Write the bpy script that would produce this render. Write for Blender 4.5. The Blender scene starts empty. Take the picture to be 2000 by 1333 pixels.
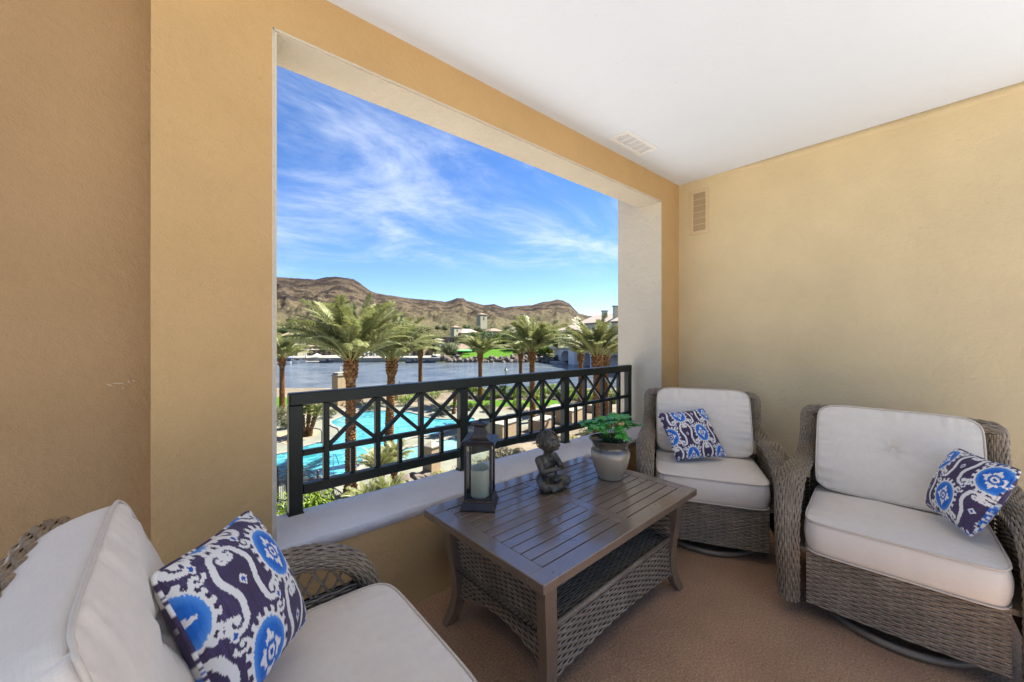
import bpy, bmesh, math, random
import numpy as np
from mathutils import Vector, Matrix, noise

random.seed(7)
S = bpy.context.scene
COL = S.collection
PI = math.pi
R = math.radians

# ------------------------------------------------------------------ camera
EYE = 1.32
HEAD = math.atan2(761, 886)                 # heading of the view, from +x
cam_d = bpy.data.cameras.new('camera')
cam = bpy.data.objects.new('camera', cam_d)
COL.objects.link(cam)
cam.location = (0, 0, EYE)
cam.rotation_euler = (R(90), 0, -HEAD)      # 49.3 degrees between the view and the balcony wall
cam_d.sensor_width = 36
cam_d.lens = 36 * 761 / 2000
cam_d.shift_y = -(658 - 666.5) / 2000 * -1
cam_d.clip_start = 0.02
cam_d.clip_end = 6000
S.camera = cam

# ------------------------------------------------------------------ world, sun, exposure
SUN_EL, SUN_AZ = R(51), R(-12)                # azimuth from +x towards +y
W = bpy.data.worlds.new('World'); S.world = W; W.use_nodes = True
nt = W.node_tree; N = nt.nodes; L = nt.links; N.clear()
out = N.new('ShaderNodeOutputWorld'); bg = N.new('ShaderNodeBackground')
bg.inputs['Strength'].default_value = 0.055
sky = N.new('ShaderNodeTexSky'); sky.sky_type = 'NISHITA'; sky.sun_disc = False
sky.sun_elevation = SUN_EL; sky.sun_rotation = R(90) - SUN_AZ
sky.altitude = 700; sky.air_density = 0.78; sky.dust_density = 0.15; sky.ozone_density = 2.0
tc = N.new('ShaderNodeTexCoord')
sep = N.new('ShaderNodeSeparateXYZ'); L.new(tc.outputs['Generated'], sep.inputs[0])
def wm(op, a, b=None, c=None):
    n = N.new('ShaderNodeMath'); n.operation = op
    for i, q in enumerate((a, b, c)):
        if q is None: continue
        if isinstance(q, (int, float)): n.inputs[i].default_value = q
        else: L.new(q, n.inputs[i])
    return n.outputs[0]
zc = wm('ADD', wm('MAXIMUM', sep.outputs[2], 0.0), 0.16)
px = wm('DIVIDE', sep.outputs[0], zc); py = wm('DIVIDE', sep.outputs[1], zc)
cmb = N.new('ShaderNodeCombineXYZ'); L.new(px, cmb.inputs[0]); L.new(py, cmb.inputs[1])
mp = N.new('ShaderNodeMapping'); mp.inputs['Rotation'].default_value = (0, 0, R(60)); mp.inputs['Scale'].default_value = (0.75, 1.2, 1)
mp.inputs['Location'].default_value = (3.7, 1.5, 0)
L.new(cmb.outputs[0], mp.inputs[0])
n1 = N.new('ShaderNodeTexNoise'); n1.inputs['Scale'].default_value = 1.5; n1.inputs['Detail'].default_value = 9
n1.inputs['Roughness'].default_value = 0.64; n1.inputs['Distortion'].default_value = 0.6
L.new(mp.outputs[0], n1.inputs['Vector'])
n2 = N.new('ShaderNodeTexNoise'); n2.inputs['Scale'].default_value = 0.5; n2.inputs['Detail'].default_value = 2
L.new(cmb.outputs[0], n2.inputs['Vector'])
cl = wm('MULTIPLY', n1.outputs[0], wm('MULTIPLY_ADD', n2.outputs[0], 1.2, 0.42))
cr = N.new('ShaderNodeMapRange'); cr.inputs['From Min'].default_value = 0.42; cr.inputs['From Max'].default_value = 0.90
cr.interpolation_type = 'SMOOTHSTEP'; L.new(cl, cr.inputs['Value'])
fadeh = N.new('ShaderNodeMapRange'); fadeh.interpolation_type = 'SMOOTHSTEP'; fadeh.inputs['From Min'].default_value = 0.06; fadeh.inputs['From Max'].default_value = 0.26; L.new(sep.outputs[2], fadeh.inputs['Value'])
cov = wm('MULTIPLY', wm('MULTIPLY', cr.outputs[0], 0.80), fadeh.outputs[0])
mix = N.new('ShaderNodeMix'); mix.data_type = 'RGBA'
hs = N.new('ShaderNodeHueSaturation'); hs.inputs['Saturation'].default_value = 1.2
L.new(sky.outputs[0], hs.inputs['Color'])
tn = N.new('ShaderNodeMix'); tn.data_type = 'RGBA'; tn.blend_type = 'MULTIPLY'; tn.inputs['Factor'].default_value = 1; L.new(hs.outputs[0], tn.inputs['A']); tn.inputs['B'].default_value = (0.92, 0.885, 1.0, 1)
L.new(cov, mix.inputs['Factor']); L.new(tn.outputs['Result'], mix.inputs['A']); mix.inputs['B'].default_value = (4.6, 5.0, 5.6, 1)
L.new(mix.outputs['Result'], bg.inputs['Color']); L.new(bg.outputs[0], out.inputs[0])

sd = bpy.data.lights.new('sun', 'SUN'); sd.energy = 5.0; sd.angle = R(0.5); sd.color = (1.0, 0.94, 0.84)
sun = bpy.data.objects.new('sun', sd); COL.objects.link(sun)
sv = Vector((math.cos(SUN_EL) * math.cos(SUN_AZ), math.cos(SUN_EL) * math.sin(SUN_AZ), math.sin(SUN_EL)))
sun.rotation_euler = sv.to_track_quat('Z', 'Y').to_euler()
sun.location = (20, 5, 30)
S.view_settings.view_transform = 'Standard'; S.view_settings.look = 'None'
S.view_settings.exposure = 2.15; S.view_settings.gamma = 1
S.view_settings.use_curve_mapping = False
S.render.engine = 'CYCLES'
S.cycles.max_bounces = 10; S.cycles.diffuse_bounces = 6; S.cycles.transparent_max_bounces = 12
S.cycles.caustics_reflective = False; S.cycles.caustics_refractive = False

# ------------------------------------------------------------------ helpers
VV = Vector((math.cos(HEAD), math.sin(HEAD), 0)); 
VV = Vector((0.65156665, 0.75859139, 0)); RR = Vector((0.75859139, -0.65156665, 0))
cam.rotation_euler = (R(90), 0, math.atan2(VV.y, VV.x) - PI / 2)
def at(u, d, z=0.0):
    """ground position seen in image column u (2000 wide) at distance d along the view"""
    p = VV * d + RR * (d * (u - 1000) / 761.0)
    return Vector((p.x, p.y, z))
def gp(u, w, z):
    """point on the level z seen at pixel u, w"""
    d = (EYE - z) * 761.0 / (w - 658.0)
    return at(u, d, z)

def tag(o, label=None, cat=None, group=None, kind=None):
    if label: o['label'] = label
    if cat: o['category'] = cat
    if group: o['group'] = group
    if kind: o['kind'] = kind
    return o
def thing(name, label, cat, loc=(0, 0, 0), rotz=0.0, group=None):
    o = bpy.data.objects.new(name, None); COL.objects.link(o)
    o.location = loc; o.rotation_euler = (0, 0, rotz); o.empty_display_size = 0.1
    return tag(o, label, cat, group)
def mo(name, v, f, mat, parent=None, smooth=False, uv=None):
    me = bpy.data.meshes.new(name)
    me.from_pydata([tuple(p) for p in v], [], [tuple(q) for q in f]); me.update()
    if mat is not None:
        if isinstance(mat, (list, tuple)):
            for m in mat: me.materials.append(m)
        else: me.materials.append(mat)
    if smooth: me.polygons.foreach_set('use_smooth', [True] * len(me.polygons))
    o = bpy.data.objects.new(name, me); COL.objects.link(o)
    if parent: o.parent = parent
    return o
class MB:
    """collects shapes into one mesh"""
    def __init__(s): s.v = []; s.f = []
    def add(s, v, f, M=None):
        b = len(s.v)
        s.v += [(M @ Vector(p)) for p in v] if M else [Vector(p) for p in v]
        s.f += [tuple(b + i for i in q) for q in f]; return s
    def box(s, c, d, M=None):
        x, y, z = c; a, b, h = d[0] / 2, d[1] / 2, d[2] / 2
        v = [(x + i * a, y + j * b, z + k * h) for k in (-1, 1) for j in (-1, 1) for i in (-1, 1)]
        return s.add(v, [(0, 2, 3, 1), (4, 5, 7, 6), (0, 1, 5, 4), (2, 6, 7, 3), (0, 4, 6, 2), (1, 3, 7, 5)], M)
    def bbox(s, x0, x1, y0, y1, z0, z1, M=None):
        return s.box(((x0 + x1) / 2, (y0 + y1) / 2, (z0 + z1) / 2), (x1 - x0, y1 - y0, z1 - z0), M)
    def cham(s, x0, x1, y0, y1, z0, z1, c=0.003, M=None):
        """box with all edges chamfered"""
        vs = []; X = (x0, x1); Y = (y0, y1); Z = (z0, z1); ix = {}
        sg = (1, -1)
        for i in (0, 1):
            for j in (0, 1):
                for k in (0, 1):
                    a = sg[i] * c; b = sg[j] * c; d = sg[k] * c
                    ix[i, j, k, 0] = len(vs); vs.append((X[i], Y[j] + b, Z[k] + d))
                    ix[i, j, k, 1] = len(vs); vs.append((X[i] + a, Y[j], Z[k] + d))
                    ix[i, j, k, 2] = len(vs); vs.append((X[i] + a, Y[j] + b, Z[k]))
        f = []
        for i in (0, 1): f.append((ix[i, 0, 0, 0], ix[i, 1, 0, 0], ix[i, 1, 1, 0], ix[i, 0, 1, 0]))
        for j in (0, 1): f.append((ix[0, j, 0, 1], ix[1, j, 0, 1], ix[1, j, 1, 1], ix[0, j, 1, 1]))
        for k in (0, 1): f.append((ix[0, 0, k, 2], ix[1, 0, k, 2], ix[1, 1, k, 2], ix[0, 1, k, 2]))
        for i in (0, 1):
            for j in (0, 1): f.append((ix[i, j, 0, 0], ix[i, j, 0, 1], ix[i, j, 1, 1], ix[i, j, 1, 0]))
            for k in (0, 1): f.append((ix[i, 0, k, 0], ix[i, 0, k, 2], ix[i, 1, k, 2], ix[i, 1, k, 0]))
        for j in (0, 1):
            for k in (0, 1): f.append((ix[0, j, k, 1], ix[0, j, k, 2], ix[1, j, k, 2], ix[1, j, k, 1]))
        for i in (0, 1):
            for j in (0, 1):
                for k in (0, 1): f.append((ix[i, j, k, 0], ix[i, j, k, 1], ix[i, j, k, 2]))
        return s.add(vs, f, M)
    def tube(s, pts, r, n=8, closed=False, cap=True):
        pts = [Vector(p) for p in pts]; m = len(pts); b = len(s.v)
        rr = r if isinstance(r, (list, tuple)) else [r] * m
        up = None
        for i, p in enumerate(pts):
            if closed: t = pts[(i + 1) % m] - pts[i - 1]
            else: t = pts[min(i + 1, m - 1)] - pts[max(i - 1, 0)]
            if t.length < 1e-9: t = Vector((0, 0, 1))
            t.normalize()
            if up is None:
                a = Vector((0, 0, 1)) if abs(t.z) < 0.9 else Vector((1, 0, 0))
                up = (a - t * a.dot(t)).normalized()
            else:
                up = (up - t * up.dot(t))
                if up.length < 1e-6:
                    a = Vector((0, 0, 1)) if abs(t.z) < 0.9 else Vector((1, 0, 0)); up = a - t * a.dot(t)
                up.normalize()
            w = t.cross(up)
            for k in range(n):
                a = 2 * PI * k / n
                s.v.append(p + (up * math.cos(a) + w * math.sin(a)) * rr[i])
        for i in range(m if closed else m - 1):
            i2 = (i + 1) % m
            for k in range(n):
                k2 = (k + 1) % n
                s.f.append((b + i * n + k, b + i * n + k2, b + i2 * n + k2, b + i2 * n + k))
        if cap and not closed:
            s.f.append(tuple(b + k for k in reversed(range(n)))); s.f.append(tuple(b + (m - 1) * n + k for k in range(n)))
        return s
    def lathe(s, prof, n=32, c=(0, 0, 0), capb=True, capt=True):
        b = len(s.v)
        for r, z in prof:
            for k in range(n):
                a = 2 * PI * k / n
                s.v.append(Vector((c[0] + r * math.cos(a), c[1] + r * math.sin(a), c[2] + z)))
        m = len(prof)
        for i in range(m - 1):
            for k in range(n):
                k2 = (k + 1) % n
                s.f.append((b + i * n + k, b + i * n + k2, b + (i + 1) * n + k2, b + (i + 1) * n + k))
        if capb: s.f.append(tuple(b + k for k in reversed(range(n))))
        if capt: s.f.append(tuple(b + (m - 1) * n + k for k in range(n)))
        return s
    def ell(s, c, r, M=None, nu=16, nv=10):
        vs = []; f = []
        for j in range(nv + 1):
            th = PI * j / nv
            for i in range(nu):
                ph = 2 * PI * i / nu
                vs.append((c[0] + r[0] * math.sin(th) * math.cos(ph), c[1] + r[1] * math.sin(th) * math.sin(ph), c[2] + r[2] * math.cos(th)))
        for j in range(nv):
            for i in range(nu):
                i2 = (i + 1) % nu
                f.append((j * nu + i, (j + 1) * nu + i, (j + 1) * nu + i2, j * nu + i2))
        return s.add(vs, f, M)
    def prism(s, poly, z0, z1):
        """polygon (x,y) extruded from z0 to z1"""
        n = len(poly); b = len(s.v)
        s.v += [Vector((p[0], p[1], z0)) for p in poly] + [Vector((p[0], p[1], z1)) for p in poly]
        s.f.append(tuple(b + i for i in reversed(range(n)))); s.f.append(tuple(b + n + i for i in range(n)))
        for i in range(n):
            j = (i + 1) % n; s.f.append((b + i, b + j, b + n + j, b + n + i))
        return s
    def build(s, name, mat, parent=None, smooth=False):
        return mo(name, s.v, s.f, mat, parent, smooth)
def soft(o, ang=40):
    """smooth shading with sharp creases"""
    me = o.data
    me.polygons.foreach_set('use_smooth', [True] * len(me.polygons))
    me.set_sharp_from_angle(angle=R(ang))
    return o
def copy_tree(o, parent=None):
    c = o.copy(); COL.objects.link(c); c.parent = parent
    for ch in o.children: copy_tree(ch, c)
    return c

# ------------------------------------------------------------------ materials
class NT:
    def __init__(s, name):
        s.m = bpy.data.materials.new(name); s.m.use_nodes = True
        s.t = s.m.node_tree; s.N = s.t.nodes; s.L = s.t.links
        s.b = s.N['Principled BSDF']; s.o = s.N['Material Output']
        s.tc = s.N.new('ShaderNodeTexCoord')
    def new(s, t, **k):
        n = s.N.new(t)
        for a, v in k.items(): setattr(n, a, v)
        return n
    def noise(s, scale, detail=4, rough=0.55, dist=0, vec=None, coord='Object', sc=None):
        n = s.N.new('ShaderNodeTexNoise'); n.inputs['Scale'].default_value = scale; n.inputs['Detail'].default_value = detail
        n.inputs['Roughness'].default_value = rough; n.inputs['Distortion'].default_value = dist
        v = vec or s.tc.outputs[coord]
        if sc:
            mp = s.N.new('ShaderNodeMapping'); mp.inputs['Scale'].default_value = sc; s.L.new(v, mp.inputs[0]); v = mp.outputs[0]
        s.L.new(v, n.inputs['Vector']); return n.outputs['Fac']
    def ramp(s, fac, stops):
        r = s.N.new('ShaderNodeValToRGB'); e = r.color_ramp.elements
        while len(e) < len(stops): e.new(0.5)
        for i, (p, c) in enumerate(stops):
            e[i].position = p; e[i].color = (c[0], c[1], c[2], 1)
        s.L.new(fac, r.inputs[0]); return r.outputs[0]
    def math(s, op, a, b=None, c=None):
        n = s.N.new('ShaderNodeMath'); n.operation = op
        for i, q in enumerate((a, b, c)):
            if q is None: continue
            if isinstance(q, (int, float)): n.inputs[i].default_value = q
            else: s.L.new(q, n.inputs[i])
        return n.outputs[0]
    def mix(s, fac, a, b, mode='MIX'):
        n = s.N.new('ShaderNodeMix'); n.data_type = 'RGBA'; n.blend_type = mode
        for k, q in (('Factor', fac), ('A', a), ('B', b)):
            i = n.inputs[k]
            if isinstance(q, (int, float)): i.default_value = q
            elif isinstance(q, tuple): i.default_value = (q[0], q[1], q[2], 1)
            else: s.L.new(q, i)
        return n.outputs['Result']
    def bump(s, h, strength=0.3, dist=0.01, normal=None):
        n = s.N.new('ShaderNodeBump'); n.inputs['Strength'].default_value = strength; n.inputs['Distance'].default_value = dist
        s.L.new(h, n.inputs['Height'])
        if normal: s.L.new(normal, n.inputs['Normal'])
        return n.outputs[0]
    def out(s, color=None, rough=None, normal=None, **k):
        for key, q in (('Base Color', color), ('Roughness', rough), ('Normal', normal)):
            if q is None: continue
            i = s.b.inputs[key]
            if isinstance(q, (int, float)): i.default_value = q
            elif isinstance(q, tuple): i.default_value = (q[0], q[1], q[2], 1)
            else: s.L.new(q, i)
        for a, v in k.items(): s.b.inputs[a.replace('_', ' ')].default_value = v
        return s.m

def stucco(name, col, bump=0.35, scale=160, var=0.06):
    n = NT(name)
    a = n.noise(2.2, 5, 0.6); b = n.noise(scale, 3, 0.6); c = n.noise(scale * 0.22, 4, 0.6)
    d = tuple(max(0, x * (1 - var)) for x in col); e = tuple(min(1, x * (1 + var)) for x in col)
    base = n.ramp(a, [(0.3, d), (0.7, e)])
    speck = n.ramp(n.noise(23, 2, 0.5), [(0.20, (0.90, 0.90, 0.90)), (0.27, (1, 1, 1))])
    base = n.mix(1.0, base, speck, 'MULTIPLY')
    h = n.math('ADD', n.math('MULTIPLY', b, 0.6), n.math('MULTIPLY', c, 1.4))
    h = n.math('ADD', h, n.math('MULTIPLY', n.noise(9, 3, 0.6), 1.3))
    return n.out(base, 0.9, n.bump(h, min(1, bump * 1.4), 0.007), Specular_IOR_Level=0.25)
def plain(name, col, rough=0.6, var=0.1, scale=3.0, metal=0.0, bump=0.0, spec=0.5):
    n = NT(name)
    d = tuple(x * (1 - var) for x in col); e = tuple(min(1, x * (1 + var)) for x in col)
    nz = n.noise(scale, 5, 0.65)
    nb = n.bump(n.noise(scale * 6, 3), bump, 0.01) if bump else None
    return n.out(n.ramp(nz, [(0.3, d), (0.7, e)]), rough, nb, Metallic=metal, Specular_IOR_Level=spec)
M = {}
# ------------------------------------------------------------------ balcony shell
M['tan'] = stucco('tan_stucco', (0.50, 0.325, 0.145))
M['tan2'] = stucco('tan_stucco_lit', (0.64, 0.505, 0.295))  # paler, yellower copy of the tan stucco, stronger light put into the colour
M['beige'] = stucco('beige_stucco', (0.56, 0.49, 0.375), 0.6, 110)
M['sill'] = stucco('sill_stucco', (0.66, 0.635, 0.62), 0.45, 130)
M['ceil'] = stucco('ceiling_paint', (0.72, 0.77, 0.83), 0.16, 45, 0.012)
n = NT('floor_coating')
a = n.noise(125, 3, 0.8); b = n.noise(3, 4); c = n.noise(70, 2)
fc = n.ramp(a, [(0.30, (0.24, 0.120, 0.062)), (0.52, (0.51, 0.30, 0.168)), (0.74, (0.80, 0.54, 0.35))])
dust = n.ramp(n.noise(85, 1, 0.4), [(0.775, (0, 0, 0)), (0.80, (1, 1, 1))])
st = n.ramp(n.noise(1.3, 5, 0.7), [(0.35, (0.80, 0.78, 0.76)), (0.62, (1.06, 1.05, 1.04))])
fc = n.mix(1.0, n.mix(dust, fc, (0.75, 0.70, 0.62)), st, 'MULTIPLY')
fc = n.mix(n.math('MULTIPLY', b, 0.4), fc, (0.42, 0.24, 0.135))
M['floor'] = n.out(fc, 0.85, n.bump(n.math('ADD', a, n.math('MULTIPLY', c, 1.5)), 0.8, 0.006), Specular_IOR_Level=0.3)

WA = 1.77; H = 2.75; ZS = 0.485; ZT = 2.532; XL = 0.285; XR = 3.281; YO = 2.217; XB = 3.603
XW0, YB = -0.9, -0.6
f = MB().bbox(XW0, XB + 0.2, YB, WA + 0.4, -0.25, 0.0).build('balcony_floor', M['floor']); tag(f, kind='structure')
c_ = MB().bbox(XW0, XB + 0.2, YB, WA - 0.0, H, H + 0.3).build('balcony_ceiling', M['ceil']); tag(c_, kind='structure')

# wall A: pieces butt against one another
def wavy_wall():
    w = thing('balcony_wall', 'tan stucco wall with the large rectangular opening to the lake', 'wall', (0, 0, 0))
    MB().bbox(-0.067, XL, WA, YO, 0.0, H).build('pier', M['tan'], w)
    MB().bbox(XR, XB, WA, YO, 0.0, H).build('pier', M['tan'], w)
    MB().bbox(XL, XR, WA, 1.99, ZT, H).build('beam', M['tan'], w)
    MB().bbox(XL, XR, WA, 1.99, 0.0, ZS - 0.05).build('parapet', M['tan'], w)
    # lighter reveal of the opening: soffit, jambs and sill
    e = 0.003
    MB().bbox(XL, XR - e, WA + 0.006, 1.985, ZT - 0.012, ZT).build('soffit', M['beige'], w)
    MB().bbox(XR - 0.012, XR + 0.0, WA - 0.002, YO - 0.002, ZS, ZT - 0.012).build('jamb', M['beige'], w)
    MB().bbox(XR - 0.012, XR, 1.993, YO - 0.002, ZT - 0.0118, H).build('jamb', M['beige'], w)
    MB().bbox(XL, XL + 0.012, WA - 0.002, YO - 0.002, ZS, ZT - 0.012).build('jamb', M['beige'], w)
    # sill: flat tread, soft outer roll
    prof = [(WA - 0.004, ZS - 0.052), (WA - 0.006, ZS - 0.008), (WA + 0.002, ZS), (1.955, ZS + 0.004), (1.985, ZS + 0.001), (2.02, ZS + 0.006),
            (2.07, ZS + 0.004), (2.11, ZS - 0.008), (2.13, ZS - 0.03), (2.135, ZS - 0.052)]
    n = 60; v = []; fc = []
    for i in range(n + 1):
        x = XL + 0.012 + (XR - XL - 0.024) * i / n
        for k, (y, z) in enumerate(prof):
            jy = 0.004 * noise.noise((x * 3.1, k * 0.7, 0)) if 2 < k < 8 else 0.0015 * noise.noise((x * 5, 0, 1))
            v.append((x, y + jy * 1.6, z + (0.002 * noise.noise((x * 4, k, 3)) if 1 < k else 0)))
    m = len(prof)
    for i in range(n):
        for k in range(m - 1): fc.append((i * m + k, i * m + k + 1, (i + 1) * m + k + 1, (i + 1) * m + k))
        fc.append((i * m + m - 1, i * m, (i + 1) * m, (i + 1) * m + m - 1))
    o = mo('sill', v, fc, M['sill'], w, True)
    MB().bbox(XL, XR, 1.993, 2.12, 0.0, ZS - 0.055).build('parapet', M['beige'], w)
    # rounded plaster bead at the arrises of the opening
    b = MB()
    zz = [ZS + (ZT - ZS) * i / 40 for i in range(41)]
    b.tube([(XR - 0.001 + 0.0015 * noise.noise((z * 6, 0, 5)), WA + 0.003, z) for z in zz], 0.006, 6)
    b.tube([(XL + 0.001 + 0.0015 * noise.noise((z * 6, 0, 9)), WA + 0.003, z) for z in zz], 0.006, 6)
    b.tube([(XL + (XR - XL) * i / 60, WA + 0.003, ZT - 0.002 + 0.002 * noise.noise((i * .3, 0, 2))) for i in range(61)], 0.006, 6)
    b.build('corner_bead', M['beige'], w, True)
    return w
wavy_wall()
# recessed stretch of wall at the left, with a hand-trowelled (not ruler-straight) arris
w = thing('recessed_wall', 'tan stucco wall set back at the left of the opening', 'wall', (0, 0, 0))
MB().bbox(XW0, -0.071, WA + 0.14, WA + 0.40, 0.0, H).build('wall_panel', stucco('tan_stucco_shaded', (0.35, 0.22, 0.105)), w)  # darker copy of the tan stucco, shade put into the colour
M['chip'] = plain('bare_plaster', (0.48, 0.37, 0.235), 0.9, 0.1, 30)
for (cu, cv, ln, an) in ((214, 752, .010, .5), (232, 749, .016, .1), (252, 746, .006, 1.2), (262, 744, .005, .2), (241, 758, .005, 2.0)):
    q = VV + RR * ((cu - 1000) / 761.0); tt = (WA + 0.14) / q.y
    Mx = Matrix.Translation((q.x * tt, WA + 0.1395, EYE + (658 - cv) / 761.0 * tt)) @ Matrix.Rotation(an, 4, 'Y')
    MB().ell((0, 0, 0), (ln, .0009, .0022), Mx, 10, 6).build('scuff', M['chip'], w, True)
b = MB(); b.tube([(-0.0565 + 0.004 * noise.noise((z * 2.3, 1, 5)), WA + 0.010, z) for z in [H * i / 60 for i in range(61)]], 0.0115, 6)
b.build('corner_bead', M['tan'], w, True)
MB().bbox(XW0, -0.0675, WA, WA + 0.14, H, H + 0.3).build('ceiling_strip', M['ceil'], w)
w = thing('side_wall', 'tan stucco wall at the right behind the two wicker chairs', 'wall', (0, 0, 0))
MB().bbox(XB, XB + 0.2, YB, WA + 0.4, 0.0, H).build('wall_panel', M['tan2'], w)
# slightly proud plaster band just under the ceiling
v = []; fc = []
nn = 40
for i in range(nn + 1):
    y = WA - 0.30 - (WA - 0.30 - YB) * i / nn
    t = min(1, i / 10.0)
    zb = H - 0.004 - 0.045 * t - 0.006 * noise.noise((y * 3, 0, 0)) * t
    v += [(XB, y, zb), (XB - 0.006 * t - 0.0005, y, zb + 0.008), (XB - 0.006 * t - 0.0005, y, H), (XB, y, H)]
for i in range(nn):
    for k in range(3): fc.append((i * 4 + k, (i + 1) * 4 + k, (i + 1) * 4 + k + 1, i * 4 + k + 1))
mo('plaster_band', v, fc, M['tan2'], w, True)
# ------------------------------------------------------------------ the land outside
G = -6.6; WL = -8.2
def fr(d, l, z): 
    p = VV * d + RR * l; return (p.x, p.y, z)
n = NT('planting_ground')
gc = n.ramp(n.noise(0.5, 6, 0.65), [(0.3, (0.13, 0.105, 0.075)), (0.55, (0.20, 0.17, 0.125)), (0.75, (0.28, 0.245, 0.19))])
gs = n.ramp(n.noise(30, 3, 0.7), [(0.3, (0.7, 0.7, 0.7)), (0.6, (1.1, 1.1, 1.1))])
M['ground'] = n.out(n.mix(1.0, gc, gs, 'MULTIPLY'), 0.95, n.bump(n.noise(25, 4), 0.5, 0.05), Specular_IOR_Level=0.1)
n = NT('pool_deck')
dc = n.ramp(n.noise(0.8, 5, 0.6), [(0.35, (0.155, 0.16, 0.125)), (0.65, (0.205, 0.21, 0.165))])
M['deck'] = n.out(dc, 0.85, n.bump(n.noise(40, 3), 0.15, 0.01), Specular_IOR_Level=0.2)
n = NT('lawn_turf')
lc = n.ramp(n.noise(6, 6, 0.75), [(0.3, (0.036, 0.105, 0.004)), (0.7, (0.075, 0.175, 0.010))])
M['lawn'] = n.out(lc, 0.9, n.bump(n.noise(60, 3), 0.6, 0.03), Specular_IOR_Level=0.1)
n = NT('pool_water')
vo = n.new('ShaderNodeTexVoronoi', feature='SMOOTH_F1'); vo.inputs['Scale'].default_value = 2.6
wv = n.new('ShaderNodeMapping'); n.L.new(n.tc.outputs['Object'], wv.inputs[0]); wn = n.noise(0.9, 3, 0.6)
wx = n.new('ShaderNodeVectorMath', operation='ADD'); n.L.new(wv.outputs[0], wx.inputs[0]); cw = n.new('ShaderNodeCombineXYZ'); n.L.new(n.math('MULTIPLY', wn, 2.2), cw.inputs[0]); n.L.new(n.math('MULTIPLY', wn, -1.7), cw.inputs[1]); n.L.new(cw.outputs[0], wx.inputs[1]); n.L.new(wx.outputs[0], vo.inputs['Vector'])
caustic_net = n.ramp(vo.outputs['Distance'], [(0.25, (0, 0, 0)), (0.62, (1, 1, 1))])  # pale network painted into the colour as caustic light in the pool
deep = n.ramp(n.noise(0.09, 2, 0.4), [(0.35, (0.006, 0.150, 0.205)), (0.65, (0.025, 0.215, 0.25))])
pc = n.mix(n.math('MULTIPLY', caustic_net, 0.6), deep, (0.10, 0.33, 0.36))
M['pool'] = n.out(pc, 0.06, n.bump(n.math('ADD', vo.outputs['Distance'], n.noise(7, 3)), 0.25, 0.03), Specular_IOR_Level=0.5)
n = NT('lake_water')
w1 = n.noise(0.8, 4, 0.65, sc=(1, 1, 1)); w2 = n.noise(0.11, 6, 0.75)
lk = n.ramp(w2, [(0.35, (0.045, 0.062, 0.082)), (0.65, (0.125, 0.145, 0.160))])  # lighter patches painted in as broken reflections on the ripples
M['lake'] = n.out(lk, 0.12, n.bump(w1, 0.9, 0.35), Specular_IOR_Level=0.5)

# near bank, one solid sheet down to below the water
def frbox(d0, d1, l0, l1, z0, z1):
    v = [fr(d, l, z) for z in (z0, z1) for (d, l) in ((d0, l0), (d0, l1), (d1, l1), (d1, l0))]
    return v, [(3, 2, 1, 0), (4, 5, 6, 7), (0, 1, 5, 4), (1, 2, 6, 5), (2, 3, 7, 6), (3, 0, 4, 7)]
v, f = frbox(-420, 60, -420, 420, -9.5, G); tag(mo('ground', v, [tuple(reversed(q)) for q in f], M['ground']), kind='structure')
v, f = frbox(-2500, 4500, -4000, 4000, -11, -10.2); tag(mo('valley_floor', v, [tuple(reversed(q)) for q in f], M['ground']), kind='structure')
tag(mo('lake', [fr(58, -600, WL), fr(58, 600, WL), fr(330, 600, WL), fr(330, -600, WL)], [(0, 1, 2, 3)], M['lake']), kind='structure')

def crm(pts, closed=True, m=8):
    out = []; n_ = len(pts)
    for i in range(n_ if closed else n_ - 1):
        p = [Vector(pts[(i + k) % n_]) if closed else Vector(pts[min(max(i + k, 0), n_ - 1)]) for k in (-1, 0, 1, 2)]
        for q in range(m):
            u = q / m
            out.append(0.5 * ((2 * p[1]) + (p[2] - p[0]) * u + (2 * p[0] - 5 * p[1] + 4 * p[2] - p[3]) * u * u + (3 * p[1] - p[0] - 3 * p[2] + p[3]) * u ** 3))
    if not closed: out.append(Vector(pts[-1]))
    return out
def flat(name, pxs, z, mat, m=8, kind='structure', smooth_=True):
    pts = [gp(u, w, z) for u, w in pxs]
    if smooth_: pts = crm(pts, True, m)
    bm = bmesh.new(); vs = [bm.verts.new(p) for p in pts]; fc = bm.faces.new(vs)
    bmesh.ops.triangulate(bm, faces=[fc]); bm.normal_update()
    for q in bm.faces:
        if q.normal.z < 0: q.normal_flip()
    me = bpy.data.meshes.new(name); bm.to_mesh(me); bm.free(); me.materials.append(mat)
    o = bpy.data.objects.new(name, me); COL.objects.link(o); o['kind'] = kind
    return o, pts
# unseen pale sheet on the ground, added to bounce sunlight into the balcony
M['apron'] = plain('bounce_sheet_pale', (0.405, 0.40, 0.395), 0.9, 0.04, 0.6)
v, f = frbox(-60, 12.5, -60, 60, G + .002, G + .03); tag(mo('bounce_sheet', v, [tuple(reversed(q)) for q in f], M['apron']), kind='structure')
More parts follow.
